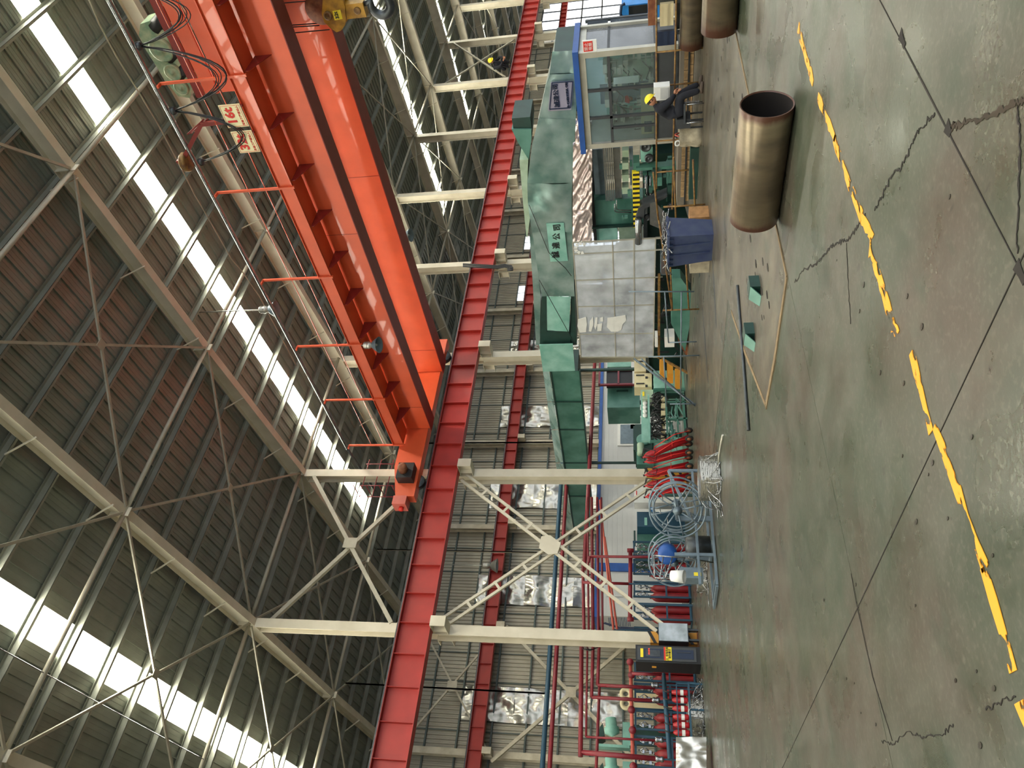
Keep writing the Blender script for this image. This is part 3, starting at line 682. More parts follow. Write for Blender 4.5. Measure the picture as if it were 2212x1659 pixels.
for X, Y, l in ((1640, 612, 'green wedge shaped steel piece on the floor nearer the big pipe'), (1628, 712, 'green wedge shaped steel piece on the floor farther from the big pipe')):
    c = P(X, Y+10, z=.0); t = thing('steel_block', l, 'block', (c.x, c.y, .004))
    MB().box((c.x-.09, c.y-.11, .004), (c.x+.12, c.y+.11, .13)).make('block_body', 'green_dark', t)
    MB().prism([(c.x-.09, c.y-.11, .13), (c.x-.22, c.y-.06, .006), (c.x-.22, c.y+.12, .006), (c.x-.09, c.y+.11, .13)], (.02, 0, 0)).make('bevel_plate', 'green', t)
# ================================================================ CONTROL CABIN (front plane x = 18)
XC = 18.0
cb = thing('control_cabin', 'glass walled control cabin with grey frames and blue roof edge', 'cabin', P(1487, 300, x=XC))
def cq(X, Y, d=0): p = P(X, Y, x=XC); p.x += d; return p
fyl, fyr = P(1380, 308, x=XC).y, P(1380, 108, x=XC).y
zt, zb, zs = P(1256, 200, x=XC).z, P(1463, 200, x=XC).z, P(1416, 200, x=XC).z
XB = P(1380, 48, y=fyr).x
MB().box((XC-.12, fyr-.15, zt), (XB, fyl+.15, zt+.14)).make('roof_edge', 'blue_trim', cb)
MB().box((XC-.02, fyr, zt-.16), (XC+.1, fyl, zt)).make('top_rail', 'alu', cb)
MB().box((XC+.02, fyr+.08, zb), (XC+.08, fyl-.08, zs-.02)).make('lower_panel', 'frame_grey', cb)
MB().box((XC+.3, fyr-.0, zb), (XB, fyr+.05, zs-.02)).make('lower_panel', 'frame_grey', cb)
for y in (fyr, fyl): MB().box((XC-.03, y-.07, zb), (XC+.11, y+.07, zt)).make('corner_post', 'alu', cb)
MB().box((XB-.1, fyr-.07, zb), (XB, fyr+.07, zt)).make('corner_post', 'alu', cb)
ym = [P(1380, Y, x=XC).y for Y in (188, 248)]; y3 = P(1380, 272, x=XC).y
for y in ym: MB().box((XC-.01, y-.035, zs-.03), (XC+.07, y+.035, zt-.16)).make('mullion', 'frame_grey', cb)
zm = P(1318, 200, x=XC).z
MB().box((XC-.01, fyr+.07, zm-.035), (XC+.07, fyl-.07, zm+.035)).make('transom', 'frame_grey', cb)
MB().box((XC-.01, y3-.03, zs), (XC+.06, y3+.03, zm)).make('mullion', 'frame_grey', cb)
MB().box((XC-.02, fyr+.07, zs-.05), (XC+.08, fyl-.07, zs+.03)).make('window_sill', 'frame_grey', cb)
ed = [fyr+.07]+ym+[fyl-.07]
for a, b in zip(ed[:-1], ed[1:]):
    for z0, z1 in ((zs+.03, zm-.035), (zm+.035, zt-.16)): MB().box((XC+.02, a+.03, z0), (XC+.03, b-.03, z1)).make('glass_pane', 'glass_clear', cb)
for xx in (19.9,):
    MB().box((xx-.04, fyr-.02, zs), (xx+.04, fyr+.05, zt-.1)).make('mullion', 'frame_grey', cb)
MB().box((XC+.1, fyr-.02, zm-.03), (XB, fyr+.05, zm+.03)).make('transom', 'frame_grey', cb); MB().box((XC+.1, fyr-.02, zt-.16), (XB, fyr+.05, zt)).make('top_rail', 'alu', cb)
MB().box((XC+.1, fyr-.02, zs-.04), (XB, fyr+.06, zs+.03)).make('window_sill', 'frame_grey', cb)
for a, b in ((XC+.12, 19.86), (19.94, XB-.1)):
    for z0, z1 in ((zs+.03, zm-.03), (zm+.03, zt-.16)): MB().box((a, fyr+.0, z0), (b, fyr+.01, z1)).make('glass_pane', 'glass_film', cb)
MB().box((XC, fyr, zb-.02), (XB, fyl, zb+.03)).make('cabin_floor', 'steel_dark', cb)
MB().box((XB-.05, fyr, zb), (XB, fyl, zt)).make('rear_wall', 'cabin_back', cb)
for i in range(5):
    y = fyr+.3+i*.62; MB().box((XB-.09, y, zb+.5), (XB-.06, y+.55, zt-.4-.15*(i % 2))).make('rear_panel', ['green_pale', 'pale_mint', 'grey_blue', 'green_pale', 'alu'][i], cb)
mb = MB(); rr0 = random.Random(4)
for i in range(60):
    y = rr0.uniform(fyr+.1, fyl-.1); z = rr0.uniform(zs-.1, zt-.5); mb.box((XB-.3-rr0.uniform(0, .3), y, z), (XB-.12, y+rr0.uniform(.03, .3), z+rr0.uniform(.02, .12)))
mb.make('shelf_clutter', 'alu', cb, kind='stuff')
mb = MB()
for i in range(9):
    y = rr0.uniform(fyr+.2, fyl-.3); z = rr0.uniform(zs, zt-.5); mb.tube([(XB-.4, y, z), (XB-.45, y+.2, z-.2), (XB-.4, y+.5, z-.1), (XB-.4, y+.6, z-.4)], .015, 5)
mb.make('cabin_wires', 'black', cb, kind='stuff')
cl_ = MB().box((18.14, fyr+.3, zt-.09), (18.24, fyl-.3, zt-.05)).make('cabin_fill_strip', 'fill_glow', cb)  # added glowing strip behind the top rail, brightens the cabin interior
MB().box((XC+.1, fyl-.03, zb), (XB, fyl+.03, zt)).make('left_wall', 'alu', cb)
sgn = thing('no_smoking_sign', 'small red sign with white base on the cabin corner', 'sign', P(1270, 100, x=XC-.05))
q = P(1271, 100, x=XC-.1); MB().box((q.x, q.y-.14, q.z-.20), (q.x+.04, q.y+.14, q.z+.14)).make('sign_box', 'white', sgn)
MB().box((q.x-.012, q.y-.12, q.z-.10), (q.x, q.y+.12, q.z+.12)).make('red_panel', 'sign_red', sgn); text('禁止', (q.x-.016, q.y, q.z+.05), (0, -1, 0), (0, 0, 1), .10, 'white', 'lettering', sgn, .002); text('吸烟', (q.x-.016, q.y, q.z-.05), (0, -1, 0), (0, 0, 1), .09, 'white', 'lettering', sgn, .002)
# inside the cabin
dk = thing('control_desk', 'cream control desk with levers inside the glass cabin', 'desk', (XC+.7, (fyl+fyr)/2, zb+.03))
rb(XC+.35, 1385, 205, 1480, 290, .7).make('desk_body', 'beige', dk); rb(XC+.34, 1392, 262, 1408, 285, .02).make('desk_panel', 'steel_dark', dk)
for i in range(7):
    p = P(1384, 212+i*11, x=XC+.6); MB().tube([p, p+Vector((0, .01, .13))], .012, 6).lathe(p+Vector((0, .01, .12)), (0, 0, 1), [(0, 0), (.03, .01), (.03, .04), (0, .05)], 8).make('lever', 'black', dk)
q = P(1392, 195, x=XC+1.0)
w1 = thing('person', 'person in dark clothes sitting at the desk inside the glass cabin', 'person', (XC+1.2, P(1390, 200, x=XC+1.2).y, zb+.03))
def skin_body(name, par, verts, edges, radii, m_, sub=2):
    me = bpy.data.meshes.new(name); off = parent_loc(par); me.from_pydata([Vector(v)-off for v in verts], edges, []); o = bpy.data.objects.new(name, me); C.objects.link(o)
    sk = o.modifiers.new('Skin', 'SKIN'); o.modifiers.new('Sub', 'SUBSURF').levels = sub
    if not me.skin_vertices: me.attributes.new('skin', 'FLOAT', 'POINT') if False else None
    bpy.context.view_layer.objects.active = o
    if not me.skin_vertices: bpy.ops.mesh.customdata_skin_add()
    for i, r_ in enumerate(radii):
        me.skin_vertices[0].data[i].radius = (r_, r_) if not isinstance(r_, tuple) else r_
    me.skin_vertices[0].data[0].use_root = True
    dg = bpy.context.evaluated_depsgraph_get(); m2 = bpy.data.meshes.new_from_object(o.evaluated_get(dg)); bpy.data.objects.remove(o)
    m2.materials.clear(); m2.materials.append(M(m_)); m2.polygons.foreach_set('use_smooth', [True]*len(m2.polygons)); m2.name = name
    o = bpy.data.objects.new(name, m2); C.objects.link(o); o.parent = par; return o
def frame(base, fwd):
    fwd = Vector((fwd[0], fwd[1], 0)).normalized(); side = Vector((fwd.y, -fwd.x, 0))
    return lambda f, s, z: Vector(base)+fwd*f+side*s+Vector((0, 0, z))
def person(base, fwd, pose, par, helmet='sign_yellow', top='cloth', scale=1.0, bulk=1.0):
    """pose: dict of joint -> (forward, side, up) in metres; one continuous body"""
    T = frame(base, fwd); J = {k: T(*[c*scale for c in v]) for k, v in pose.items()}
    order = ['pelvis', 'belly', 'chest', 'neckb', 'neck', 'headb', 'shl', 'ell', 'wrl', 'shr', 'elr', 'wrr', 'hipl', 'knl', 'anl', 'hipr', 'knr', 'anr']
    rad = dict(pelvis=.15, belly=.145, chest=.165, neckb=.085, neck=.055, headb=.05, shl=.085, ell=.058, wrl=.038, shr=.085, elr=.058, wrr=.038, hipl=.11, knl=.078, anl=.055, hipr=.11, knr=.078, anr=.055)
    E_ = [('pelvis', 'belly'), ('belly', 'chest'), ('chest', 'neckb'), ('neckb', 'neck'), ('neck', 'headb'), ('chest', 'shl'), ('shl', 'ell'), ('ell', 'wrl'), ('chest', 'shr'), ('shr', 'elr'), ('elr', 'wrr'), ('pelvis', 'hipl'), ('hipl', 'knl'), ('knl', 'anl'), ('pelvis', 'hipr'), ('hipr', 'knr'), ('knr', 'anr')]
    ix = {k: i for i, k in enumerate(order)}
    body = skin_body('body', par, [J[k] for k in order], [(ix[a], ix[b]) for a, b in E_], [rad[k]*scale*(bulk if k not in ('neck', 'headb') else 1) for k in order], top)
    fw = Vector((fwd[0], fwd[1], 0)).normalized(); sd = Vector((fw.y, -fw.x, 0)); hd = J['headb']; up = (hd-J['neck']).normalized(); f2 = (fw-up*fw.dot(up)).normalized()
    hc_ = hd+up*.10*scale+f2*.02*scale
    def hfn(u, v):
        a = u*2*math.pi; b = math.pi*(v-.5); rx = .082*math.cos(b)*(1-.12*(v < .3)); ry_ = .10*math.cos(b)
        p = f2*(ry_*math.cos(a))+sd*(rx*math.sin(a))+up*(.125*math.sin(b))
        c = math.cos(a)
        if c > .93 and .38 < v < .55: p += f2*.022*(1-abs(v-.44)/.12)
        if c > .75 and .2 < v < .36: p += f2*.006
        return hc_+p*scale
    hd_ = MB().grid(hfn, 24, 16).make('head', 'skin', body)
    for s in (-1, 1):
        MB().lathe(hc_+sd*s*.083*scale, sd*s, [(.0, -.005), (.026, 0), (.02, .012), (0, .012)], 10).make('ear', 'skin', body)
        MB().lathe(hc_+(f2*.088+sd*s*.032+up*.012)*scale, f2, [(.013, 0), (.010, .006), (0, .009)], 8).make('eye', 'black', body)
    MB().bar(hc_+(f2*.096+sd*.022-up*.055)*scale, hc_+(f2*.096-sd*.022-up*.055)*scale, .008, .01).make('mouth', 'red', body)
    def hair(u, v):
        a = u*2*math.pi; b = math.pi/2*v; p = f2*(-.012+.104*math.cos(a)*math.cos(b))+sd*(.088*math.sin(a)*math.cos(b))+up*(-.02+.14*math.sin(b)); return hc_+p*scale
    MB().grid(hair, 20, 6).make('hair', 'hair', body)
    if helmet:
        def hel(u, v):
            a = u*2*math.pi; b = math.pi/2*v; k = 1.0+.012*math.cos(a*8)*0; p = f2*(.128*math.cos(a)*math.cos(b))+sd*(.108*math.sin(a)*math.cos(b))+up*(.045+.115*math.sin(b)); return hc_+p*scale
        mb = MB().grid(hel, 24, 8); mb.prism([hc_+(f2*math.cos(a)*.15*(1.12 if math.cos(a) > .3 else .9)+sd*math.sin(a)*.115+up*.04)*scale for a in [i*math.pi/12 for i in range(24)]], up*.008)
        mb.make('hard_hat', helmet, body)
    for s, wk_, ek in ((1, 'wrl', 'ell'), (-1, 'wrr', 'elr')):
        d = (J[wk_]-J[ek]).normalized(); pn = d.cross(Vector((0, 0, 1)));
        if pn.length < .1: pn = d.cross(fw)
        pn.normalize(); o = J[wk_]+d*.03*scale; hb = MB()
        hb.tube([J[wk_]+d*.01*scale, o+d*.03*scale, o+d*.07*scale], .03*scale, 10, radii=[.024*scale, .036*scale, .033*scale])
        for q in range(4):
            b0 = o+d*.065*scale+pn*(q-1.5)*.018*scale; L = (.07, .08, .076, .06)[q]*scale; dn = d.cross(pn)
            hb.tube([b0, b0+d*L*.45+dn*.004, b0+d*L*.8+dn*.018*scale, b0+d*L*.95+dn*.032*scale], .009*scale, 6)
        b0 = o+d*.01*scale+pn*.03*scale; hb.tube([b0, b0+pn*.022*scale+d*.022*scale, b0+pn*.03*scale+d*.05*scale], .011*scale, 6)
        hb.make('hand', 'skin', body)
    for an, kn in (('anl', 'knl'), ('anr', 'knr')):
        b0 = J[an]; MB().tube([b0+fw*-.07*scale+Vector((0, 0, -.035)), b0+fw*.02*scale+Vector((0, 0, -.03)), b0+fw*.12*scale+Vector((0, 0, -.045)), b0+fw*.18*scale+Vector((0, 0, -.055))], .04, 10, radii=[.038, .048, .042, .028]).make('shoe', 'shoe', body)
    return body
sit = dict(pelvis=(0, 0, .52), belly=(.02, 0, .68), chest=(.05, 0, .90), neckb=(.07, 0, 1.05), neck=(.09, 0, 1.12), headb=(.11, 0, 1.17), shl=(.05, -.17, .99), ell=(.20, -.22, .76), wrl=(.38, -.12, .70),
           shr=(.05, .17, .99), elr=(.2, .22, .76), wrr=(.38, .12, .70), hipl=(.06, -.10, .52), knl=(.42, -.12, .54), anl=(.40, -.12, .09), hipr=(.06, .10, .52), knr=(.42, .12, .54), anr=(.44, .12, .09))
yq = P(1390, 206, x=XC+1.5).y
person((XC+1.6, yq, zb+.03), (-1, .1), sit, w1, helmet='sign_red', scale=.95)
ch = thing('office_chair', 'dark chair inside the glass cabin', 'chair', (XC+1.6, yq, zb+.03))
MB().box((XC+1.35, yq-.22, zb+.42), (XC+1.85, yq+.22, zb+.47)).make('seat', 'black', ch); MB().tube([(XC+1.6, yq, zb+.03), (XC+1.6, yq, zb+.42)], .04, 8).make('post', 'steel_dark', ch); MB().box((XC+1.86, yq-.2, zb+.47), (XC+1.9, yq+.2, zb+1.0)).make('backrest', 'black', ch)
gc_ = thing('instrument_cabinet', 'pale green instrument cabinet inside the glass cabin behind the desk', 'cabinet', (20.5, 11, zb+.03))
rb(20.6, 1305, 215, 1478, 262, .5).make('cabinet_body', 'green_pale', gc_); rb(20.58, 1312, 218, 1400, 258, .02).make('cabinet_door', 'green_duct', gc_); rb(20.55, 1345, 225, 1352, 230, .03).make('indicator', 'white', gc_)
gc_ = thing('instrument_cabinet', 'dark grey rack inside the cabin at its left end', 'cabinet', (21, 12, zb+.03))
rb(20.8, 1270, 265, 1478, 300, .5).make('cabinet_body', 'frame_grey', gc_); rb(20.78, 1275, 288, 1470, 296, .02).make('cabinet_door', 'alu', gc_)
gc_ = thing('papers', 'white paper sheets standing on the desk inside the cabin', 'paper', P(1380, 178, x=XC+.4)); rb(XC+.5, 1325, 166, 1380, 180, .03).make('sheet', 'white', gc_)
pp = thing('cabin_plinth', 'brick plinth and grey kerb under the glass cabin', 'plinth', (17.6, 10, 0))
p0 = MB().box((17.62, 6.0, 0), (22, 12.9, zb-.03)).make('plinth_core', 'mortar', pp)
bk = None; z = .16; r_ = 0; nbk = 0
while z+.11 < zb-.05:
    y = 6.0+(.13 if r_ % 2 else 0)
    while y < 12.6 and nbk < 280:
        if bk is None: bk = MB().box((17.60, y, z), (17.63, y+.24, z+.1)).make('brick', 'brick', pp); by, bz = y, z
        else:
            o = bk.copy(); C.objects.link(o); o.location.y += y-by; o.location.z += z-bz
        y += .26; nbk += 1
    z += .115; r_ += 1
MB().box((17.5, 6.0, 0), (17.62, 12.9, .14)).make('kerb', 'concrete', pp)
MB().box((17.56, 6.0, (zb-.03)*.52), (17.6, 12.9, (zb-.03)*.60)).make('steel_band', 'steel_dark', pp)
# ================================================================ RAILINGS (plane x ~ 16)
def railing(label, posts, rails, mt='rust_yellow', r_=.022, base=(16, 8, 0)):
    t = thing('railing', label, 'railing', base)
    for a, b in posts: MB().tube([a, b], r_, 8).make('post', mt, t)
    for rr in rails: MB().tube(rr, r_, 8).make('rail', mt, t)
    return t
XR = 17.1
yv = [P(1418, Y, x=XR).y for Y in (-30, 113, 186, 305, 372)]
z1, z2 = P(1418, 200, x=XR).z, P(1457, 200, x=XR).z
railing('rusty yellow pipe railing in front of the glass cabin, behind the seated worker', [((XR, y, 0), (XR, y, z1)) for y in yv], [[(XR, yv[0], z1), (XR, yv[-1]+.5, z1)], [(XR, yv[0], z2), (XR, yv[-1]+1.2, z2)]], base=(XR, yv[2], 0))
XR2 = 14.6
q = [P(X, Y, x=XR2) for X, Y in ((1411, 375), (1423, 475), (1455, 330), (1462, 480), (1497, 300), (1508, 420), (1500, 470))]
f1, f2_ = P(1548, 443, z=0), P(1528, 670, z=0)
def rl(a, b): return [P(*a, x=XR2), P(*b, x=XR2)]
railing('rusty yellow and grey pipe railing in front of the strip feeding machine', [((XR2, P(1500, Y, x=XR2).y, 0), (XR2, P(1500, Y, x=XR2).y, .95)) for Y in (443, 560, 668)],
        [rl((1411, 372), (1422, 475)), rl((1455, 340), (1461, 500)), rl((1497, 345), (1503, 500)), rl((1445, 500), (1452, 670)), rl((1481, 560), (1488, 668)), [P(1423, 475, x=XR2), P(1452, 670, x=XR2)]], base=(XR2, 12, 0))
rr3 = 13.9
railing('bare grey pipe railing before the green machine, left of the blue bin', [(P(1358, 630, x=rr3), P(1500, 630, x=rr3)), ((rr3, P(1500, 768, x=rr3).y, 0), (rr3, P(1500, 768, x=rr3).y, 1.35)), ((rr3, P(1500, 872, x=rr3).y, 0), (rr3, P(1500, 872, x=rr3).y, .75))],
        [[P(1436, 630, x=rr3), P(1444, 740, x=rr3)], [P(1434, 770, x=rr3), P(1440, 878, x=rr3)], [P(1472, 630, x=rr3), P(1470, 880, x=rr3)], [P(1385, 775, x=rr3), P(1500, 876, x=rr3)], [P(1444, 740, x=rr3), P(1505, 738, x=rr3)]], 'grey_blue', .018, (rr3, 14, 0))
# ================================================================ WORKER AND SEAT
wz = thing('person', 'seated person in dark work clothes and yellow hard hat facing the railing', 'person', P(1515, 225, z=0))
bs = P(1519, 243, z=0)
ps = dict(sit); ps.update(pelvis=(0, 0, .56), belly=(.05, 0, .72), chest=(.15, 0, .92), neckb=(.20, 0, 1.04), neck=(.24, 0, 1.09), headb=(.27, 0, 1.12), shl=(.16, -.18, .98), ell=(.30, -.22, .74), wrl=(.44, -.14, .62), shr=(.16, .18, .98), elr=(.32, .2, .74), wrr=(.46, .1, .66), knl=(.44, -.13, .50), anl=(.62, -.14, .09), knr=(.40, .16, .52), anr=(.50, .18, .09), hipl=(.06, -.11, .54), hipr=(.06, .11, .54))
person(bs, (.45, -1), ps, wz, scale=1.0, bulk=1.25)
st = thing('stool', 'steel framed stool with plastic wrapped seat under the seated worker', 'stool', bs)
T = frame(bs, (.45, -1))
mb = MB(); mb.prism([T(-.2, -.22, .41), T(.24, -.22, .41), T(.24, .22, .41), T(-.2, .22, .41)], (0, 0, .045)); mb.make('seat', 'steel_dark', st)
for f_ in (-.18, .22):
    for s in (-.2, .2): MB().tube([T(f_, s, 0), T(f_, s, .41)], .014, 8).make('leg', 'steel', st)
def drap(u, v):
    p = T(.26, -.24+u*.48, .45-v*.35); return p+Vector((noise.noise(Vector((u*5, v*4, 1)))*.06, noise.noise(Vector((u*4, v*5, 7)))*.05, 0))
MB().grid(drap, 12, 10).make('plastic_drape', 'glass_film', st)
# white box, stool 2, sack
q = P(1428, 200, x=16.9); t = thing('meter_box', 'small white box fixed on the railing beside the seated worker', 'box', q)
MB().box((16.85, q.y-.17, q.z-.2), (17.08, q.y+.17, q.z+.17)).make('box_body', 'white', t); MB().box((16.83, q.y-.15, q.z-.17), (16.85, q.y+.13, q.z+.02)).make('box_lid', 'panel_white', t)
q = P(1515, 290, z=0); t = thing('waste_sack', 'dirty grey cloth sack standing left of the seated worker', 'sack', q)
def sk(u, v):
    a = u*2*math.pi; rr = (.25-.03*v+.05*noise.noise(Vector((math.cos(a)*1.5, math.sin(a)*1.5, v*2.5))))*(1 if v > .04 else .9); return Vector((q.x+rr*math.cos(a), q.y+rr*math.sin(a)*1.1, v*.52+.03*noise.noise(Vector((u*6, 0, 3)))*v))
MB().grid(sk, 28, 12).make('sack_body', 'sack', t); MB().lathe((q.x, q.y, .40), (0, 0, 1), [(0, 0), (.22, .02)], 20).make('contents', 'black', t)
hn = [Vector((q.x-.1+.03*i, q.y-.05, .52+.10*math.sin(i/5*math.pi))) for i in range(6)]
MB().tube(hn, .02, 6).make('handle', 'pipe_pink', t)
MB().ring((q.x-.15, q.y+.1, .56), (1, .2, .3), .06, .02).make('handle', 'white', t)
q = P(1508, 262, x=16.0); t = thing('tool_crate', 'small dark crate on steel legs between the worker and the sack', 'crate', (16.1, P(1500, 268, x=16.1).y, 0))
rb(16.1, 1462, 258, 1492, 278, .35).make('crate_body', 'frame_grey', t)
for Y in (260, 276):
    y = P(1500, Y, x=16.1).y; MB().bar((16.12, y, 0), (16.12, y, P(1490, Y, x=16.1).z), .03).make('leg', 'steel_dark', t); MB().bar((16.42, y, 0), (16.42, y, P(1490, Y, x=16.1).z), .03).make('leg', 'steel_dark', t)
# rubbish bin
q = P(1545, 545, z=0); q.x = 12.9
t = thing('wheelie_bin', 'tall dark blue plastic bin leaning full of scrap strip', 'bin', (12.8, P(1545, 530, x=12.8).y, 0))
yb0, yb1 = P(1500, 500, x=12.7).y, P(1500, 562, x=12.7).y; zt_ = 0.92
bb = MB(); A = [(12.62, yb0+.04, 0), (13.12, yb0+.04, 0), (13.12, yb1-.04, 0), (12.62, yb1-.04, 0)]; B = [(12.55, yb0-.02, zt_), (13.2, yb0-.02, zt_), (13.2, yb1+.04, zt_), (12.55, yb1+.04, zt_)]
bb.add(A+B, [(0, 1, 2, 3), (0, 4, 5, 1), (1, 5, 6, 2), (2, 6, 7, 3), (3, 7, 4, 0)]); bb.make('bin_body', 'bin_blue', t)
mb = MB()
for a, b in zip(B, B[1:]+B[:1]): mb.bar(a, b, .06, .05)
mb.make('rim', 'bin_blue', t)
for i in range(6):
    y = yb0+.06+i*(yb1-yb0-.1)/5; MB().box((12.50, y-.012, zt_-.1), (12.58, y+.012, zt_-.02)).make('rim_rib', 'navy', t)
for y in (yb0+.3*(yb1-yb0), yb0+.62*(yb1-yb0)): MB().bar((12.60, y, .06), (12.53, y, zt_-.1), .025, .02).make('body_rib', 'bin_blue', t)
mb = MB()
for i in range(40):
    p = Vector((random.uniform(12.6, 13.1), random.uniform(yb0, yb1), zt_+.0)); pts = [p]
    d = Vector((random.uniform(-.4, .4), random.uniform(-.8, .8), random.uniform(.1, .5)))*.4
    for k in range(5): p = p+d*.3; d += Vector((random.uniform(-.15, .15), random.uniform(-.15, .15), -.06)); pts.append(p)
    mb.tube(pts, .012, 5)
o = mb.make('scrap_strip', 'steel', t, kind='stuff')
q = P(1520, 578, z=0); single(MB().box((13.0, P(1500, 566, x=13).y, 0), (13.5, P(1500, 590, x=13).y, .42)), 'straw_bale', 'sack', 'dirty block of packing material standing left of the blue bin', 'block')
single(MB().box((13.6, P(1500, 470, x=13.6).y, 0), (14.0, P(1500, 492, x=13.6).y, .42)), 'wooden_box', 'wood', 'brown wooden box standing right behind the blue bin', 'box')
# ================================================================ GREEN FUME HOOD AND DUCT
def PX(X, Y, x): return P(X, Y, x=x)
def sheet(name, mt, par, top, bot, x, nu=14, nv=8, amp=.05, fr=1.6, thick=0, sd=0, xt=None, xb=None):
    """dented metal sheet between a top and a bottom polyline of photo points"""
    def along(pl, u):
        f = u*(len(pl)-1); i = min(int(f), len(pl)-2); f -= i; return (pl[i][0]*(1-f)+pl[i+1][0]*f, pl[i][1]*(1-f)+pl[i+1][1]*f)
    xt = x if xt is None else xt; xb = x if xb is None else xb
    def fn(u, v):
        a = P(*along(top, u), x=xt); b = P(*along(bot, u), x=xb); p = a*(1-v)+b*v
        d = noise.noise(Vector((p.y*fr, p.z*fr, sd)))*amp+abs(noise.noise(Vector((p.y*fr*2.3, p.z*fr*2.3, sd+5))))*amp*.6
        return p+Vector((-d, 0, 0))
    mb = MB().grid(fn, nu, nv); return mb.make(name, mt, par)
XH = 19.3
hd = thing('fume_hood', 'long dented green sheet metal fume hood with a raised name plate', 'hood', P(1240, 400, x=XH))
sheet('hood_sheet', 'green_duct', hd, [(1193, 112), (1187, 160)], [(1247, 107), (1246, 158)], XH, 10, 10, .07, 1.3, sd=1)
sheet('hood_sheet', 'green_duct', hd, [(1187, 161), (1178, 190), (1165, 255)], [(1246, 159), (1246, 200), (1244, 258)], XH-.02, 14, 10, .06, 1.4, sd=2)
sheet('hood_sheet', 'green_duct', hd, [(1164, 255), (1150, 310), (1139, 395)], [(1244, 258), (1240, 330), (1236, 395)], XH-.04, 20, 14, .05, 1.2, sd=3)
sheet('hood_sheet', 'green_duct', hd, [(1139, 395), (1140, 440), (1150, 500)], [(1236, 395), (1235, 440), (1236, 500)], XH-.02, 18, 14, .09, 1.1, sd=4)
sheet('hood_sheet', 'green_duct', hd, [(1150, 500), (1158, 560), (1170, 640)], [(1236, 500), (1238, 560), (1241, 640)], XH, 18, 12, .03, 1.4, sd=5)
core = [P(X, Y, x=XH+.06) for X, Y in ((1196, 115), (1182, 190), (1155, 310), (1143, 395), (1143, 440), (1153, 500), (1174, 640), (1238, 640), (1233, 500), (1233, 395), (1241, 255), (1243, 110))]
MB().prism(core, (1.5, 0, 0)).make('hood_core', 'green_dark', hd)
mb = MB(); a = P(1105, 252, x=XH+.6); 
rb(XH+.3, 1107, 254, 1147, 279, 1.0).make('exhaust_stub', 'green_dark', hd)
MB().prism([P(X, Y, x=XH+.25) for X, Y in ((1105, 279), (1148, 279), (1148, 300), (1142, 345), (1120, 310))], (1.0, 0, 0)).make('stub_gusset', 'green', hd)
MB().prism([P(X, Y, x=XH+.3) for X, Y in ((1122, 345), (1141, 345), (1139, 400), (1145, 470), (1138, 520), (1130, 440))], (.8, 0, 0)).make('rear_flange', 'pale_mint', hd)
MB().prism([P(X, Y, x=XH+.5) for X, Y in ((1142, 480), (1150, 470), (1168, 640), (1166, 745), (1158, 745), (1150, 600))], (.8, 0, 0)).make('rear_flange', 'green_duct', hd)
pl_ = MB().prism([P(X, Y, x=XH-.10) for X, Y in ((1190, 177), (1239, 174), (1234, 236), (1184, 239))], (-.03, 0, 0)).make('name_plate', 'grey_blue', hd)
mat('plate_grey', '9892a0', .5, .2, .08); pl_.data.materials.clear(); pl_.data.materials.append(M('plate_grey'))
c = P(1202, 207, x=XH-.15); text('誠達公司', c, (0, -1, 0), (0, 0, 1), .17, 'navy', 'plate_text', hd, .02)
c = P(1226, 205, x=XH-.15); text('© CHENGDA CO.', c, (0, -1, 0), (0, 0, 1), .095, 'navy', 'plate_text', hd, .02)
mb = MB(); q = [P(X, Y, x=XH-.14) for X, Y in ((1192, 179), (1237, 176), (1232, 233), (1187, 236))]
for a, b in zip(q, q[1:]+q[:1]): mb.bar(a, b, .025)
mb.make('plate_border', 'navy', hd)
MB().prism([P(X, Y, x=XH-.05) for X, Y in ((1180, 482), (1218, 481), (1227, 563), (1189, 565))], (-.012, 0, 0)).make('name_panel', 'green_pale', hd)
for i, chh in enumerate('誠達公司'):
    c = P(1204+(3-i)*-1.0, 550-i*19.5, x=XH-.075); text(chh, c, (0, -1, .05), (0, .05, 1), .27, 'black', 'panel_text', hd, .008, bold=.004)
MB().tube([P(1143, 443, x=XH-.12), P(1185, 545, x=XH-.12), P(1222, 580, x=XH-.12), P(1234, 596, x=XH-.1)], .012, 5).make('stay_wire', 'black', hd)
MB().tube([P(1165, 605, x=XH-.12), P(1243, 745, x=XH-.12)], .012, 5).make('stay_wire', 'black', hd)
dt = thing('extraction_duct', 'green rectangular extraction duct running from the hood toward the far wall', 'duct', P(1210, 760, x=XH))
sheet('neck_panel', 'green_pale', dt, [(1181, 640), (1182, 714)], [(1233, 640), (1229, 716)], XH+.05, 8, 8, .03, 2, sd=8)
for nm, q in (('neck_frame', ((1170, 640), (1181, 640), (1181, 745), (1166, 745))), ('neck_frame', ((1233, 640), (1241, 640), (1246, 745), (1232, 745))), ('neck_frame', ((1181, 716), (1230, 716), (1236, 745), (1181, 745)))):
    MB().prism([P(X, Y, x=XH+.15) for X, Y in q], (.9, 0, 0)).make(nm, 'green_dark', dt)
MB().prism([P(X, Y, x=XH-.06) for X, Y in ((1165, 746), (1237, 744), (1242, 801), (1173, 803))], (.06, 0, 0)).make('flange_panel', 'green_pale', dt)
xd = XH+.15
segs = [800, 868, 928, 1000, 1072, 1146]
def lerp(a, b, t): return a+(b-a)*t
def dl(Y, e0, e1): return e0[0]+(e1[0]-e0[0])*(Y-e0[1])/(e1[1]-e0[1])
Lm, Rt, Lf = ((1188, 800), (1240, 1146)), ((1251, 800), (1283, 1146)), ((1173, 803), (1221, 1146))
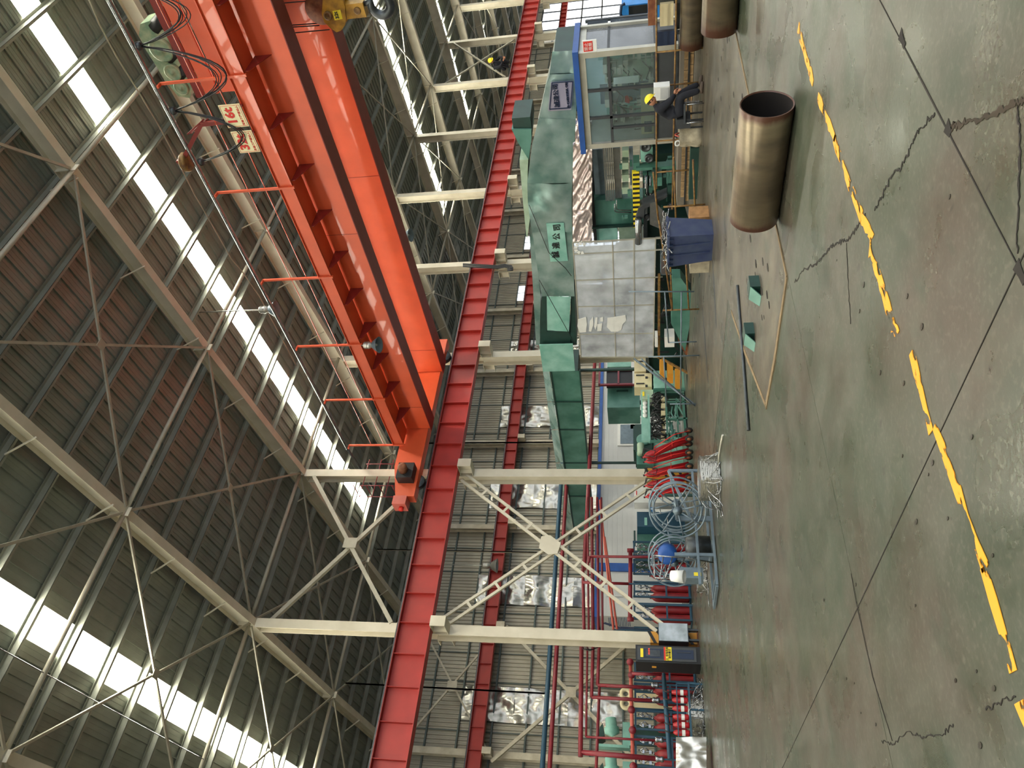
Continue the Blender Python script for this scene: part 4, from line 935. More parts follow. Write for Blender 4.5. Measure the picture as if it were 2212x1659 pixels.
for a, b in zip(segs[:-1], segs[1:]):
    sheet('duct_panel', 'green', dt, [(dl(a, *Lm), a+1), (dl(b, *Lm), b-1)], [(dl(a, *Rt), a+1), (dl(b, *Rt), b-1)], xd, 8, 6, .02, 1.2, sd=a)
    sheet('duct_panel', 'green_duct', dt, [(dl(a, *Lf), a+1), (dl(b, *Lf), b-1)], [(dl(a, *Lm)-1.5, a+1), (dl(b, *Lm)-1.5, b-1)], xd, 8, 4, .02, 1.2, sd=a, xt=xd+.75, xb=xd+.02)
MB().prism([P(X, Y, x=xd+.06) for X, Y in ((1190, 803), (1248, 803), (1280, 1144), (1241, 1144))], (1.2, 0, 0)).make('duct_core', 'green_dark', dt)
for a in segs[1:-1]:
    MB().bar(P(dl(a, *Lm), a, x=xd-.03), P(dl(a, *Rt), a, x=xd-.03), .05).make('flange_bar', 'green_dark', dt)
MB().bar(P(1189, 800, x=xd-.03), P(1240, 1146, x=xd-.03), .05).make('edge_angle', 'green_dark', dt); MB().bar(P(1252, 800, x=xd-.02), P(1283, 1146, x=xd-.02), .05).make('edge_angle', 'green_dark', dt)
for Y, Xb in ((800, 1480), (1000, 1480)):
    p = P(1245, Y, x=xd+.5); MB().bar((p.x, p.y, 0), (p.x, p.y, p.z), .09).make('support_leg', 'green_dark', dt)
for Y in (640, 250): p = P(1240, Y, x=XH+.8); MB().bar((p.x+.4, p.y, 0), (p.x+.4, p.y, p.z), .12).make('support_leg', 'green_dark', hd)
# ================================================================ SILVER CURTAIN
ct = MB()
def cf(u, v):
    X = 1280-(1-v)*lerp(42, 50, u); Y = 255+u*268
    p = P(lerp(1244 if u < .2 else 1238, 1237, u)*(1-v)+1279*v if True else X, Y, x=XH-.25)
    d = .05*noise.noise(Vector((u*16+3*noise.noise(Vector((u*4, v*2, 1))), v*1.6, 0)))+.05*noise.noise(Vector((u*9, v*7+u*20, 3)))+.02*noise.noise(Vector((u*34, v*3, 9)))
    return p+Vector((-d*1.6, 0, 0))
ct.grid(cf, 150, 20); single(ct, 'foil_curtain', 'curtain', 'wrinkled silvery fabric curtain hanging below the green hood', 'curtain')
# ================================================================ CLEAR SCREEN
XS = 18.2
sc = thing('plastic_screen', 'large clear plastic screen in a metal frame with torn white paper patches', 'screen', P(1412, 640, x=XS))
TL, TR, BL, BR = (1255, 771), (1237, 524), (1411, 771), (1416, 514)
def sq(u, v):  # u from right(Y small) to left, v from top to bottom
    X = (TR[0]*(1-u)+TL[0]*u)*(1-v)+(BR[0]*(1-u)+BL[0]*u)*v; Y = (TR[1]*(1-u)+TL[1]*u)*(1-v)+(BR[1]*(1-u)+BL[1]*u)*v; return P(X, Y, x=XS)
us = [0, .10, .33, .56, .80, 1]; vs = [0, .48, .74, 1]
for i in range(5):
    for j in range(3):
        MB().prism([sq(us[i]+.004, vs[j]+.006), sq(us[i+1]-.004, vs[j]+.006), sq(us[i+1]-.004, vs[j+1]-.006), sq(us[i]+.004, vs[j+1]-.006)], (.006, 0, 0)).make('plastic_pane', 'poly', sc)
for u in us: MB().bar(sq(u, 0), sq(u, 1.0 if u not in (.10, .33) else 1.1), .035).make('frame_bar', 'alu', sc)
for v in vs: MB().bar(sq(0, v), sq(1, v), .035).make('frame_bar', 'alu', sc)
for f_ in (0, 1.0):
    p = sq(f_, 1); MB().bar((p.x, p.y, 0), p, .05).make('frame_leg', 'alu', sc)
def blob(px, par, mt_, x, dx=-.012, nm='paper_patch'): MB().prism([P(X, Y, x=x) for X, Y in px], (dx, 0, 0)).make(nm, mt_, par)
blob(((1249, 690), (1266, 684), (1268, 700), (1266, 717), (1252, 718), (1247, 704)), sc, 'white', XS-.02)
for q in (((1274, 693), (1281, 684), (1282, 700), (1277, 716), (1272, 715)), ((1286, 686), (1291, 685), (1290, 700), (1286, 712), (1283, 704)), ((1296, 686), (1303, 684), (1303, 694), (1297, 694)), ((1290, 700), (1301, 698), (1299, 714), (1290, 715))): blob(q, sc, 'white', XS-.02)
blob(((1312, 686), (1330, 684), (1351, 680), (1353, 692), (1345, 700), (1342, 712), (1334, 716), (1320, 716), (1311, 706)), sc, 'white', XS-.02)
mb = MB()
for i in range(7):
    a = R(-20+i*36); c0 = P(1256, 536, x=XS-.02); r1, r2 = .13, .24
    mb.prism([c0+Vector((0, r1*math.cos(a), r1*math.sin(a))), c0+Vector((0, r2*math.cos(a+.05), r2*math.sin(a+.05))), c0+Vector((0, r2*math.cos(a+.5), r2*math.sin(a+.5))), c0+Vector((0, r1*math.cos(a+.48), r1*math.sin(a+.48)))], (-.01, 0, 0))
mb.make('peeling_emblem', 'white', sc)
# ================================================================ ROLLING MACHINE behind curtain, screen and railings
XM = 19.6
mc = thing('strip_mill', 'long green and steel strip forming machine under the hood', 'machine', P(1500, 450, x=XM))
def part(nm, mt, x, X0, Y0, X1, Y1, d=.3, par=None): return rb(x, X0, Y0, X1, Y1, d).make(nm, mt, par or mc)
part('bed', 'green_dark', XM+.2, 1400, 330, 1508, 900, 1.4)
part('bed_rail', 'steel_dark', XM-.1, 1392, 320, 1400, 900, .5)
part('guard_panel', 'green', XM, 1280, 430, 1390, 488, .5); part('guard_panel', 'green_pale', XM-.02, 1284, 488, 1334, 524, .4); part('guard_panel', 'pale_mint', XM-.02, 1337, 490, 1372, 524, .4)
part('guard_post', 'green_dark', XM-.12, 1276, 488, 1388, 492, .1); part('guard_post', 'black', XM-.1, 1276, 340, 1283, 528, .12)
part('back_panel', 'frame_grey', XM+.5, 1270, 320, 1282, 430, .1); part('sloping_cover', 'grey_blue', XM+.3, 1282, 322, 1307, 420, .4)
for i in range(5): part('tube_rail', 'steel', XM-.25, 1305+i*4.2, 318, 1308+i*4.2, 434, .05)
part('steel_table', 'steel', XM-.1, 1326, 320, 1341, 428, .5); part('steel_table', 'grey_blue', XM, 1360, 320, 1368, 400, .4)
for Y in (325, 352, 378, 405): part('motor_block', 'pale_mint', XM-.1, 1344, Y, 1358, Y+14, .3)
MB().tube([P(1328, 440, x=XM-.3), P(1328, 456, x=XM-.3), P(1332, 458, x=XM-.3), P(1364, 459, x=XM-.3)], .02, 6).make('conduit', 'steel', mc)
MB().tube([P(1332, 432, x=XM-.3), P(1332, 452, x=XM-.3), P(1338, 454, x=XM-.3), P(1364, 454, x=XM-.3)], .02, 6).make('conduit', 'steel', mc)
hz = part('hazard_beam', 'sign_yellow', XM-1.2, 1367, 372, 1382, 492, .12)
for i in range(12): rb(XM-1.22, 1367, 376+i*10, 1382, 380+i*10, .02).make('black_stripe', 'black', hz)
part('hydraulic_head', 'green_pale', XM-1.0, 1384, 318, 1410, 350, .5); part('hydraulic_head', 'green', XM-1.1, 1368, 352, 1382, 374, .4)
for X, Y, r_ in ((1402, 342, .12), (1395, 316, .15), (1450, 446, .11), (1398, 470, .1)):
    MB().lathe(P(X, Y, x=XM-1.15), (-1, 0, 0), [(r_, -.05), (r_, .04), (r_*.7, .05), (r_*.6, .02), (r_*.2, .02), (0, .05)], 18).make('hand_wheel', 'steel_dark', mc)
part('cross_head', 'green', XM-1.2, 1374, 360, 1482, 366, .25); part('cross_head', 'green_dark', XM-1.3, 1410, 366, 1420, 392, .3)
part('gear_housing', 'green', XM-1.3, 1408, 384, 1430, 402, .5); part('gear_housing', 'green', XM-1.1, 1440, 366, 1482, 396, .5); part('gear_housing', 'green_dark', XM-1.2, 1442, 400, 1456, 420, .4)
part('stand_frame', 'green_dark', XM-.9, 1440, 470, 1510, 540, .5)
for i in range(9): part('louver', 'green', XM-1.12, 1443+i*4.2, 367, 1445+i*4.2, 395, .02)
for Y0, Y1 in ((380, 470), (540, 640)):
    a, b = P(1396, Y0, x=XM-.8), P(1398, Y1, x=XM-.8); MB().tube([a, b], .05, 10).make('shaft', 'steel', mc)
    a, b = P(1405, Y0, x=XM-.7), P(1406, Y1, x=XM-.7); MB().tube([a, b], .03, 10).make('shaft', 'steel', mc)
MB().lathe(P(1379, 473, x=XM-1.4), P(1379, 518, x=XM-1.4)-P(1379, 473, x=XM-1.4), [(0, 0), (.10, 0), (.10, .9), (0, .9)], 20).make('feed_roller', 'steel', mc)
MB().prism([P(X, Y, x=XM-1.3) for X, Y in ((1373, 470), (1380, 450), (1389, 444), (1441, 420), (1441, 426), (1392, 452), (1391, 470), (1386, 474))], (.35, 0, 0)).make('feed_arm', 'frame_grey', mc)
MB().prism([P(X, Y, x=XM-1.5) for X, Y in ((1404, 440), (1415, 436), (1455, 480), (1450, 505), (1404, 485))], (.04, 0, 0)).make('steel_chute', 'steel', mc)
MB().prism([P(X, Y, x=XM-1.6) for X, Y in ((1428, 560), (1434, 540), (1437, 580), (1452, 594), (1428, 592))], (.3, 0, 0)).make('steel_chute', 'steel', mc)
part('steel_cover', 'grey_blue', XM-1.5, 1427, 555, 1450, 594, .4)
MB().prism([P(X, Y, x=XM-1.8) for X, Y in ((1470, 388), (1474, 388), (1490, 450), (1486, 470), (1478, 440))], (.05, 0, 0)).make('steel_chute', 'steel', mc)
for i in range(10):
    x_ = XM-.2; Y = 530+i*23; part('roller_stand', 'frame_grey' if i % 2 else 'green_dark', x_, 1330, Y, 1408, Y+4, .2); part('roller_shelf', 'blue' if i % 3 == 0 else 'steel_dark', x_+.05, 1362+(i % 3)*12, Y+4, 1368+(i % 3)*12, Y+20, .3)
part('yellow_rail', 'rust_yellow', XM-1.6, 1421, 595, 1426, 775, .1); part('white_cabinet', 'white', XM-1.7, 1436, 728, 1457, 750, .4); part('white_cabinet', 'white', XM-1.7, 1415, 728, 1421, 750, .3)
MB().prism([P(X, Y, x=XM-2.3) for X, Y in ((1452, 600), (1470, 600), (1500, 640), (1509, 730), (1490, 700), (1480, 760), (1458, 715), (1450, 700))], (.4, 0, 0)).make('ramp_plate', 'green', mc)
MB().prism([P(X, Y, x=XM-2.0) for X, Y in ((1465, 740), (1500, 740), (1508, 800), (1490, 780))], (.3, 0, 0)).make('ramp_plate', 'rust', mc)
mb = MB()
for i in range(70):
    p = P(random.uniform(1388, 1500), random.uniform(520, 770), x=XM-.9+random.uniform(-.3, .3)); d = Vector((0, random.choice((-1, 1))*random.uniform(.1, .6), random.uniform(-.2, .2)))
    if random.random() < .4: d = Vector((0, .02, random.uniform(-.5, -.1)))
    mb.bar(p, p+d, random.uniform(.02, .07))
mb.make('machine_clutter', 'steel_dark', mc, kind='stuff')
mb = MB()
for i in range(40):
    p = P(random.uniform(1342, 1500), random.uniform(318, 470), x=XM-.6+random.uniform(-.3, .3)); mb.box(p, p+Vector((.1, random.uniform(.05, .22), random.uniform(.03, .12))))
mb.make('valve_blocks', 'green', mc, kind='stuff')
part('grating_strip', 'steel_dark', 17.0, 1508, 300, 1515, 480, .3); part('channel', 'green_dark', 16.8, 1490, 320, 1516, 430, .3)
for Y in (330, 388): MB().prism([P(X, Yy, x=15.8) for X, Yy in ((1518, Y-15), (1540, Y+10), (1540, Y+30), (1522, Y+5))], (.04, 0, 0)).make('guard_plate', 'green_dark', mc)
# blue press at picture top
t = thing('blue_press', 'bright blue press with dark opening behind the glass cabin', 'machine', (26, 8, 0))
rb(26.0, 1343, 5, 1480, 45, 1.4).make('press_body', 'blue', t); rb(25.95, 1358, 12, 1398, 30, .1).make('press_opening', 'black', t); rb(25.9, 1352, 34, 1396, 42, .1).make('press_window', 'glass_film', t)
MB().tube([P(1346, 45, x=25.8), P(1340, 30, x=25.8), P(1342, 12, x=25.8), P(1350, 8, x=25.8)], .05, 8).make('guard_pipe', 'navy', t)
t = thing('brown_machine', 'brown steel machine frame behind the pipe ends at the picture top', 'machine', (20, 6.5, 0))
rb(17.4, 1400, -20, 1418, 55, .5).make('frame_beam', 'rust', t); rb(17.3, 1426, 8, 1455, 56, .5).make('machine_panel', 'beige', t); rb(17.4, 1418, -20, 1520, 6, .5).make('frame_beam', 'steel_dark', t); rb(17.5, 1462, -20, 1520, 60, .4).make('machine_base', 'black', t)
t = thing('cabin_doorway_panel', 'dark panel with scratched marks beside the cabin corner', 'panel', (17.5, 8, 0)); rb(17.3, 1420, 68, 1460, 98, .1).make('panel_board', 'navy', t)
rb(17.35, 1455, 66, 1520, 72, .08).make('panel_leg', 'steel_dark', t)
# ================================================================ PREFAB BUILDING on the far side
pf = thing('prefab_building', 'grey white sandwich panel building with blue trim behind the machines', 'building', (22, 32, 0))
a = P(1292, 790, y=32.2); b = P(1288, 1330, y=32.2); zt_ = 3.75
xL, xR_ = b.x, a.x+8
hp = None; z = 0
while z < zt_-.1:
    if hp is None: hp = MB().box((xL, 32.2, 0), (xR_, 32.4, .235)).make('wall_panel', 'panel_white', pf)
    else: o = hp.copy(); C.objects.link(o); o.location.z += z
    z += .24
MB().box((xL+.05, 32.24, 0), (xR_, 35.5, zt_-.05)).make('panel_core', 'panel_white', pf)
MB().box((xL-.1, 32.1, zt_-.02), (xR_, 35.6, zt_+.14)).make('roof_trim', 'blue_trim', pf)
q0, q1 = P(1300, 1232, y=32.1), P(1300, 1215, y=32.1); MB().box((q0.x, 32.12, 0), (q1.x, 32.2, zt_)).make('corner_trim', 'blue_trim', pf)
def pr(nm, mt, y, X0, Y0, X1, Y1, d, par): return ry(y, X0, Y0, X1, Y1, d).make(nm, mt, par)
f_ = pr('window_frame', 'white', 32.12, 1334, 914, 1390, 962, .06, pf); pr('pane', 'grey_blue', 32.10, 1340, 917, 1372, 958, .03, f_)
f_ = pr('window_frame', 'white', 32.12, 1340, 880, 1402, 902, .06, pf); pr('pane', 'frame_grey', 32.10, 1347, 886, 1400, 898, .03, f_)
pr('door_panel', 'panel_white', 32.15, 1310, 1240, 1480, 1290, .04, pf); pr('notice', 'white', 32.1, 1362, 912, 1385, 926, .03, pf)
t = thing('cable_tray', 'dark blue ladder tray crossing behind the first column', 'tray', P(1310, 1355, y=30))
for X in (1300, 1306): MB().bar(P(X, 1345, y=30), P(X+52, 1362, y=30), .04).make('tray_rail', 'navy', t)
for i in range(14): MB().bar(P(1315+i*3.4, 1334, y=30.1), P(1317+i*3.4, 1353, y=30.1), .03).make('tray_rung', 'navy', t)
q = P(1340, 1357, y=30); MB().box((q.x-.05, 29.95, 0), (q.x+.05, 30.05, q.z)).make('tray_post', 'navy', t)
# ================================================================ EQUIPMENT between prefab and column row (y ~ 24.5 .. 28)
def eq(name, label, cat, parts, y, grp=None):
    Xm = max(p[4] for p in parts); q = P(Xm, (parts[0][3]+parts[0][5])/2, y=y); t = thing(name, label, cat, (q.x, y, max(0, q.z)), grp)
    for p in parts: pr(p[0], p[1], y+(p[7] if len(p) > 7 else 0), p[2], p[3], p[4], p[5], p[6], t)
    return t
t = eq('switch_cabinet', 'large green cabinet with a slot handle hanging below the duct', 'cabinet', [('cabinet_body', 'green', 1312, 832, 1382, 880, 1.2), ('door_handle', 'green_dark', 1332, 842, 1357, 845, .05, -.06), ('cabinet_side', 'green_pale', 1312, 777, 1363, 792, .8)], 26)
mb = MB(); q = P(1382, 856, y=26.4)
for dx in (-.5, .9): mb.box((q.x+dx, 26.2, 0), (q.x+dx+.1, 26.4, q.z))
mb.make('cabinet_leg', 'green_dark', t)
t = eq('window_frame_rack', 'dark red framed rack with black openings above the cream boxes', 'rack', [('dark_opening', 'black', 1310, 801, 1366, 829, .3, .05)] , 25.5)
for X0, Y0, X1, Y1 in ((1293, 796, 1366, 799), (1293, 828, 1366, 831), (1293, 780, 1297, 831), (1334, 799, 1338, 829)): pr('frame_bar', 'pipe_red', 25.45, X0, Y0, X1, Y1, .1, t)
q = P(1366, 797, y=25.5); q2 = P(1366, 830, y=25.5)
for qq in (q, q2): MB().box((qq.x-.04, 25.5, 0), (qq.x+.04, 25.6, qq.z)).make('frame_leg', 'pipe_red', t)
for i, (Y0, Y1, l) in enumerate(((776, 802, 'cream control box with push buttons, nearest the clear screen'), (806, 824, 'cream control box with a black slot, middle one above the mint cabinet'), (824, 836, 'cream control box with an orange bar, farthest from the clear screen'))):
    t = eq('control_box', l, 'box', [('box_body', 'beige', 1370, Y0, 1408, Y1, .5), ('box_slot', 'black', 1374, Y0+3, 1392, Y0+5, .04, -.03), ('box_button', 'black', 1394, Y0+7, 1399, Y0+11, .04, -.03)], 22.0)
    q = P(1408, (Y0+Y1)/2, y=22.1); MB().box((q.x-.06, 22.1, 0), (q.x+.06, 22.3, q.z)).make('box_stand', 'green_dark', t)
t = eq('control_box', 'small grey control box with a yellow warning sticker beside the cream boxes', 'box', [('box_body', 'pale_mint', 1384, 842, 1411, 862, .4), ('warning_sticker', 'sign_yellow', 1388, 846, 1392, 855, .03, -.02)], 21.6)
q = P(1411, 852, y=21.7); MB().box((q.x-.06, 21.7, 0), (q.x+.06, 21.9, q.z)).make('box_stand', 'green_dark', t)
eq('mint_cabinet', 'low mint green cabinet with a handle behind the leaning grey pole', 'cabinet', [('cabinet_body', 'green_pale', 1412, 800, 1496, 838, .7), ('door_handle', 'steel_dark', 1428, 816, 1444, 820, .05, -.04)], 21.4)
t = eq('yellow_steps', 'yellow step ladder of three treads leaning against the machine', 'steps', [('tread', 'amber', 1425, 776, 1436, 800, .5), ('tread', 'amber', 1441, 784, 1454, 808, .5), ('tread', 'amber', 1458, 796, 1472, 820, .5)], 19.6)
MB().bar(P(1430, 775, y=19.55), P(1497, 812, y=19.55), .08, .05).make('stringer', 'rust_yellow', t); MB().bar(P(1430, 775, y=20.1), P(1497, 812, y=20.1), .08, .05).make('stringer', 'rust_yellow', t)
# hose rack
yh = 21.2
t = thing('hose_rack', 'mint green rack full of black hoses with five white gauges', 'rack', P(1495, 900, y=yh))
pr('rack_back', 'green_pale', yh+.6, 1385, 852, 1404, 952, .1, t); pr('rack_beam', 'green_pale', yh, 1385, 852, 1388, 952, .1, t); pr('rack_beam', 'green_pale', yh, 1400, 852, 1404, 954, .1, t)
for X0, Y0, X1, Y1 in ((1438, 840, 1442, 952), (1462, 860, 1465, 952), (1411, 838, 1480, 842), (1440, 866, 1500, 868), (1440, 902, 1500, 905), (1404, 950, 1500, 953), (1476, 850, 1481, 952)): pr('rack_bar', 'green', yh-.1, X0, Y0, X1, Y1, .1, t)
for i in range(5): MB().lathe(P(1393.5, 864+i*8.6, y=yh+.55), (0, -1, 0), [(0, 0), (.085, 0), (.085, .06), (.06, .08), (0, .08)], 16).make('gauge', 'white', t)
for i, Y in enumerate((860, 876, 892, 910, 926, 942)): pr('valve_block', 'beige', yh+.05, 1428, Y-5, 1437, Y+5, .3, t)
mb = MB()
for i in range(60):
    a = P(random.uniform(1404, 1415), random.uniform(858, 948), y=yh+random.uniform(.0, .5)); b = a+Vector((random.uniform(-.4, .4), random.uniform(-.2, .2), random.uniform(-.55, -.25)))
    c = (a+b)/2+Vector((random.uniform(-.3, .3), -random.uniform(.0, .25), random.uniform(-.1, .1))); mb.tube([a, a*.5+c*.5+Vector((0, 0, .04)), c, b*.5+c*.5-Vector((0, 0, .03)), b], .025, 5)
mb.make('hose_tangle', 'black', t, kind='stuff')
mb = MB()
for i in range(16):
    a = P(1443+random.uniform(0, 30), 862+i*5.5, y=yh+.2); mb.tube([a, a+Vector((-.3, .0, .05)), a+Vector((-.6, .1, -.1))], .03, 5)
mb.make('lower_hoses', 'green_pale', t, kind='stuff')
pr('rack_base', 'black', yh+.1, 1482, 845, 1500, 955, .8, t)
# green pump housing
t = thing('pump_housing', 'dark green rounded pump housing with a pale motor', 'machine', P(1495, 975, y=24.6))
pr('housing_body', 'green_dark', 24.6, 1372, 916, 1409, 976, 1.1, t); pr('housing_side', 'green', 24.55, 1375, 976, 1412, 1003, .9, t); pr('housing_cap', 'green_dark', 24.7, 1368, 920, 1374, 972, .8, t)
q0 = P(1390, 950, y=24.58); MB().lathe(q0, (0, -1, 0), [(.28, 0), (.28, .04), (.22, .05), (0, .05)], 24).make('round_cover', 'green', t)
MB().lathe(P(1384, 982, y=24.4), (1, 0, 0), [(0, 0), (.14, 0), (.14, .5), (0, .5)], 14).make('motor', 'pale_mint', t); pr('housing_base', 'green_pale', 24.8, 1411, 945, 1494, 1005, .8, t)
MB().box((q0.x-.5, 24.9, 0), (q0.x+.6, 25.3, q0.z)).make('housing_leg', 'green_dark', t)
# red cylinder trolleys
def cyl_cart(xy, lean, label, n=1, hgt=1.42):
    x, y = xy; t = thing('gas_cylinder_trolley', label, 'trolley', (x, y, 0), 'red gas cylinder trolleys by the second column')
    L = Vector(lean).normalized(); ax = Vector((0, 0, 1)); b0 = Vector((x, y, .1))
    for i in range(n):
        o = b0+Vector((i*.26, 0, 0)); r_ = .115
        MB().lathe(o, L, [(0, 0), (r_, .02), (r_, hgt-.25), (r_*.85, hgt-.15), (r_*.45, hgt-.07), (.03, hgt-.05), (.03, hgt), (0, hgt)], 18).make('cylinder', 'red', t)
        MB().lathe(o+L*hgt, L, [(0, 0), (.03, 0), (.03, .05), (0, .05)], 8).make('valve', 'black', t)
    for s in (-.16, .16+.26*(n-1)):
        w_ = MB().lathe((x+s, y-.18, .13), (1, 0, 0), [(0, -.02), (.12, -.025), (.13, 0), (.12, .025), (0, .02)], 18).make('wheel', 'rubber', t)
        MB().lathe((x+s, y-.18, .13), (1, 0, 0), [(0, -.03), (.07, -.028), (.07, .028), (0, .03)], 12).make('hub', 'rust', w_)
    mb = MB()
    for s in (-.14, .14+.26*(n-1)):
        mb.tube([Vector((x+s, y-.18, .13)), b0+Vector((s, -.12, .3))+L*.2, b0+Vector((s, -.10, 0))+L*1.2], .014, 6)
    mb.tube([b0+Vector((-.14, -.1, 0))+L*1.2, b0+Vector((.14+.26*(n-1), -.1, 0))+L*1.2], .014, 6); mb.tube([b0+Vector((-.14, -.14, 0))+L*.6, b0+Vector((.14+.26*(n-1), -.14, 0))+L*.6], .012, 6); mb.make('trolley_frame', 'sign_red', t)
    hh = MB(); c0 = b0+L*(hgt-.1)
    for q in range(3): hh.tube([c0+Vector((.0, -.05, .1)), c0+Vector((.15, -.2, .0+q*.03)), c0+Vector((.05, -.25, -.3)), c0+Vector((-.15, -.2, -.25)), c0+Vector((-.05, -.1, .0))], .014, 5)
    hh.make('hose', 'black', t); return t
bl = [P(1497, Y, z=0) for Y in (946, 975, 1004, 1028, 1052)]
labs = ['red gas cylinder on a trolley leaning widest, nearest the hose rack', 'red gas cylinder on a trolley, second from the hose rack', 'red gas cylinder on a trolley in the middle, before the orange column band', 'red gas cylinder on a trolley, fourth from the hose rack', 'red gas cylinder on a trolley, nearest the wire reel']
for i, p in enumerate(bl): cyl_cart((p.x, min(p.y, 21.6)), (-.42 if i == 0 else -.2, .12, 1), labs[i], 1, 1.6 if i == 0 else 1.45)
# wire reels
def reel(c, ax, rad, label, wdt=.65):
    t = thing('wire_reel', label, 'reel', (c[0], c[1], 0)); c = Vector(c); d = Vector(ax).normalized()
    a = d.cross(Vector((0, 0, 1))).normalized(); b = d.cross(a)
    for s, rr in ((-.5, rad), (-.38, rad*.86), (.38, rad*.86), (.5, rad)): MB().ring(c+d*wdt*s, d, rr, .02, 36).make('hoop', 'grey_blue', t)
    for k in range(8):
        e = a*math.cos(k*math.pi/4+.2)+b*math.sin(k*math.pi/4+.2)
        for s in (-.5, .5): MB().tube([c+d*wdt*s+e*.08, c+d*wdt*s*.8+e*rad], .016, 6).make('spoke', 'grey_blue', t)
        MB().tube([c-d*wdt*.5+e*rad*.62, c+d*wdt*.5+e*rad*.62], .014, 6).make('drum_bar', 'steel', t)
    MB().lathe(c-d*wdt*.62, d, [(0, 0), (.10, 0), (.10, .06), (.05, .07), (.05, wdt*1.2), (.10, wdt*1.2), (0, wdt*1.25)], 18).make('hub', 'grey_blue', t)
    return t
cR = P(1462, 1095, y=14.6); dR = (Vector((0, 0, HC))-cR); dR.z = 0; ax = (dR.normalized()+Vector((-.22, .1, 0))).normalized()
rk = reel(cR, ax, .60, 'big round wire reel of thin grey hoops and spokes, in front')
c2 = P(1455, 1205, y=16.4); r2 = reel(c2, ax, .58, 'second wire reel with a blue hub, behind the big one'); MB().lathe(c2-Vector((0, .3, -.15)), ax, [(0, 0), (.22, 0), (.22, .3), (.12, .32), (0, .32)], 18).make('blue_drum', 'blue_trim', r2)
fr = thing('reel_stand', 'grey blue steel stand of flat bars carrying both wire reels', 'stand', (cR.x, cR.y+.5, 0))
def sb(a, b, w_=.07, m_='grey_blue', nm='stand_bar'): MB().bar(a, b, w_, .05).make(nm, m_, fr)
x, y = cR.x, cR.y
base = [Vector((x-1.6, y+.5, .05)), Vector((x+1.3, y+.5, .05)), Vector((x+1.3, y+1.6, .05)), Vector((x-1.6, y+1.6, .05))]
for a, b in zip(base, base[1:]+base[:1]): sb(a, b, .08)
sb((x, y+.5, .05), (x, y+.5, cR.z), .12); sb((x+.0, y+.5, cR.z), cR, .08); sb((x-.9, y+.5, .05), (x-.9, y+.5, .9)); sb((x+1.3, y+.5, .05), (x+1.3, y+.5, .95)); sb((x+1.3, y+.5, .95), (x, y+.5, .5)); sb((x-1.6, y+.5, .4), (x+1.3, y+.5, .4), .09)
for xx in (-1.4, -.5, .6, 1.2): sb((x+xx, y+.5, .05), (x+xx, y+1.6, .05), .08)
sb((c2.x, c2.y, 0), c2, .12); sb((x-.5, y+1.6, .05), (c2.x, c2.y, .05), .08); sb((x+1.0, y+1.1, .05), (x+1.0, y+1.1, 1.05), .06, 'green_dark')
MB().lathe((x-.4, y+1.0, .08), (0, 0, 1), [(0, 0), (.22, 0), (.22, .5), (.15, .55), (0, .55)], 20).make('motor', 'steel_dark', fr); MB().box((x-1.35, y+.7, .3), (x-1.1, y+1.0, .8)).make('gear_box', 'grey_blue', fr); MB().box((x-1.3, y+.69, .35), (x-1.22, y+.7, .5)).make('warning_sticker', 'sign_yellow', fr)
ldr = thing('light_gate', 'grey tube gate with crossbars leaning on the second reel', 'gate', P(1530, 1215, z=0))
g_ = [P(1413, 1200, y=14.9), P(1480, 1205, y=14.9), P(1414, 1248, y=14.9), P(1452, 1250, y=14.9)]
for a, b in ((0, 1), (2, 3), (0, 2), (1, 3)): MB().tube([g_[a], g_[b]], .016, 6).make('gate_tube', 'steel', ldr)
for u in (.3, .6): MB().tube([g_[0].lerp(g_[1], u), g_[2].lerp(g_[3], u)], .014, 6).make('gate_tube', 'steel', ldr)
MB().tube([g_[1], P(1545, 1216, z=0)], .016, 6).make('gate_leg', 'steel', ldr)
bk_ = thing('plastic_bucket', 'tilted off white plastic bucket hanging at the second reel', 'bucket', P(1452, 1245, y=14.8)); MB().lathe(P(1450, 1244, y=14.8), (-.2, -.3, -1), [(0, 0), (.11, 0), (.14, .28), (.13, .28), (.10, .02), (0, .02)], 18).make('bucket_body', 'white', bk_)
# scrap foil bundle on floor
def bundle(c, rx, ry__, h_, label, n=46, sd=1):
    t = thing('scrap_bundle', label, 'scrap', c); rnd = random.Random(sd)
    for i in range(11):
        z = .02+i*h_/11
        def bf(u, v, z=z, i=i):
            a = u*2*math.pi; k = 1+.06*noise.noise(Vector((math.cos(a)*3, math.sin(a)*3, i*.9+sd)))+.03*math.sin(a*40)
            return Vector((c[0]+rx*k*math.cos(a), c[1]+ry__*k*math.sin(a), z+v*h_/13+.01*noise.noise(Vector((u*30, i, sd)))))
        MB().grid(bf, 90, 1).make('strip_coil', 'foil', t)
    MB().lathe((c[0], c[1], h_), (0, 0, 1), [(0, 0), (rx*.5, -.01), (rx*.98, .0)], 20).make('coil_top', 'steel', t)
    mb = MB()
    for i in range(n):
        a = rnd.uniform(0, 6.28); p = Vector((c[0]+rx*1.02*math.cos(a), c[1]+ry__*1.02*math.sin(a), rnd.uniform(.02, h_))); d = Vector((rnd.uniform(-1, 1), rnd.uniform(-1, 1), rnd.uniform(-.3, .3)))*.1; pts = [p]
        for k in range(5): p = p+d; d = d+Vector((rnd.uniform(-.05, .05), rnd.uniform(-.05, .05), -.03)); p.z = max(.012, p.z); pts.append(p)
        mb.tube(pts, .01, 4)
    mb.make('loose_strip', 'steel', t, kind='stuff'); return t
q = P(1553, 1028, z=0); bundle((q.x, q.y+.1, 0), .42, .52, .38, 'shiny coil of crumpled aluminium scrap strip on the floor before the reel', 60, 3)
q = P(1527, 1255, z=0); bundle((q.x, q.y, 0), .25, .3, .22, 'small heap of shiny scrap strip left of the second reel', 30, 5)
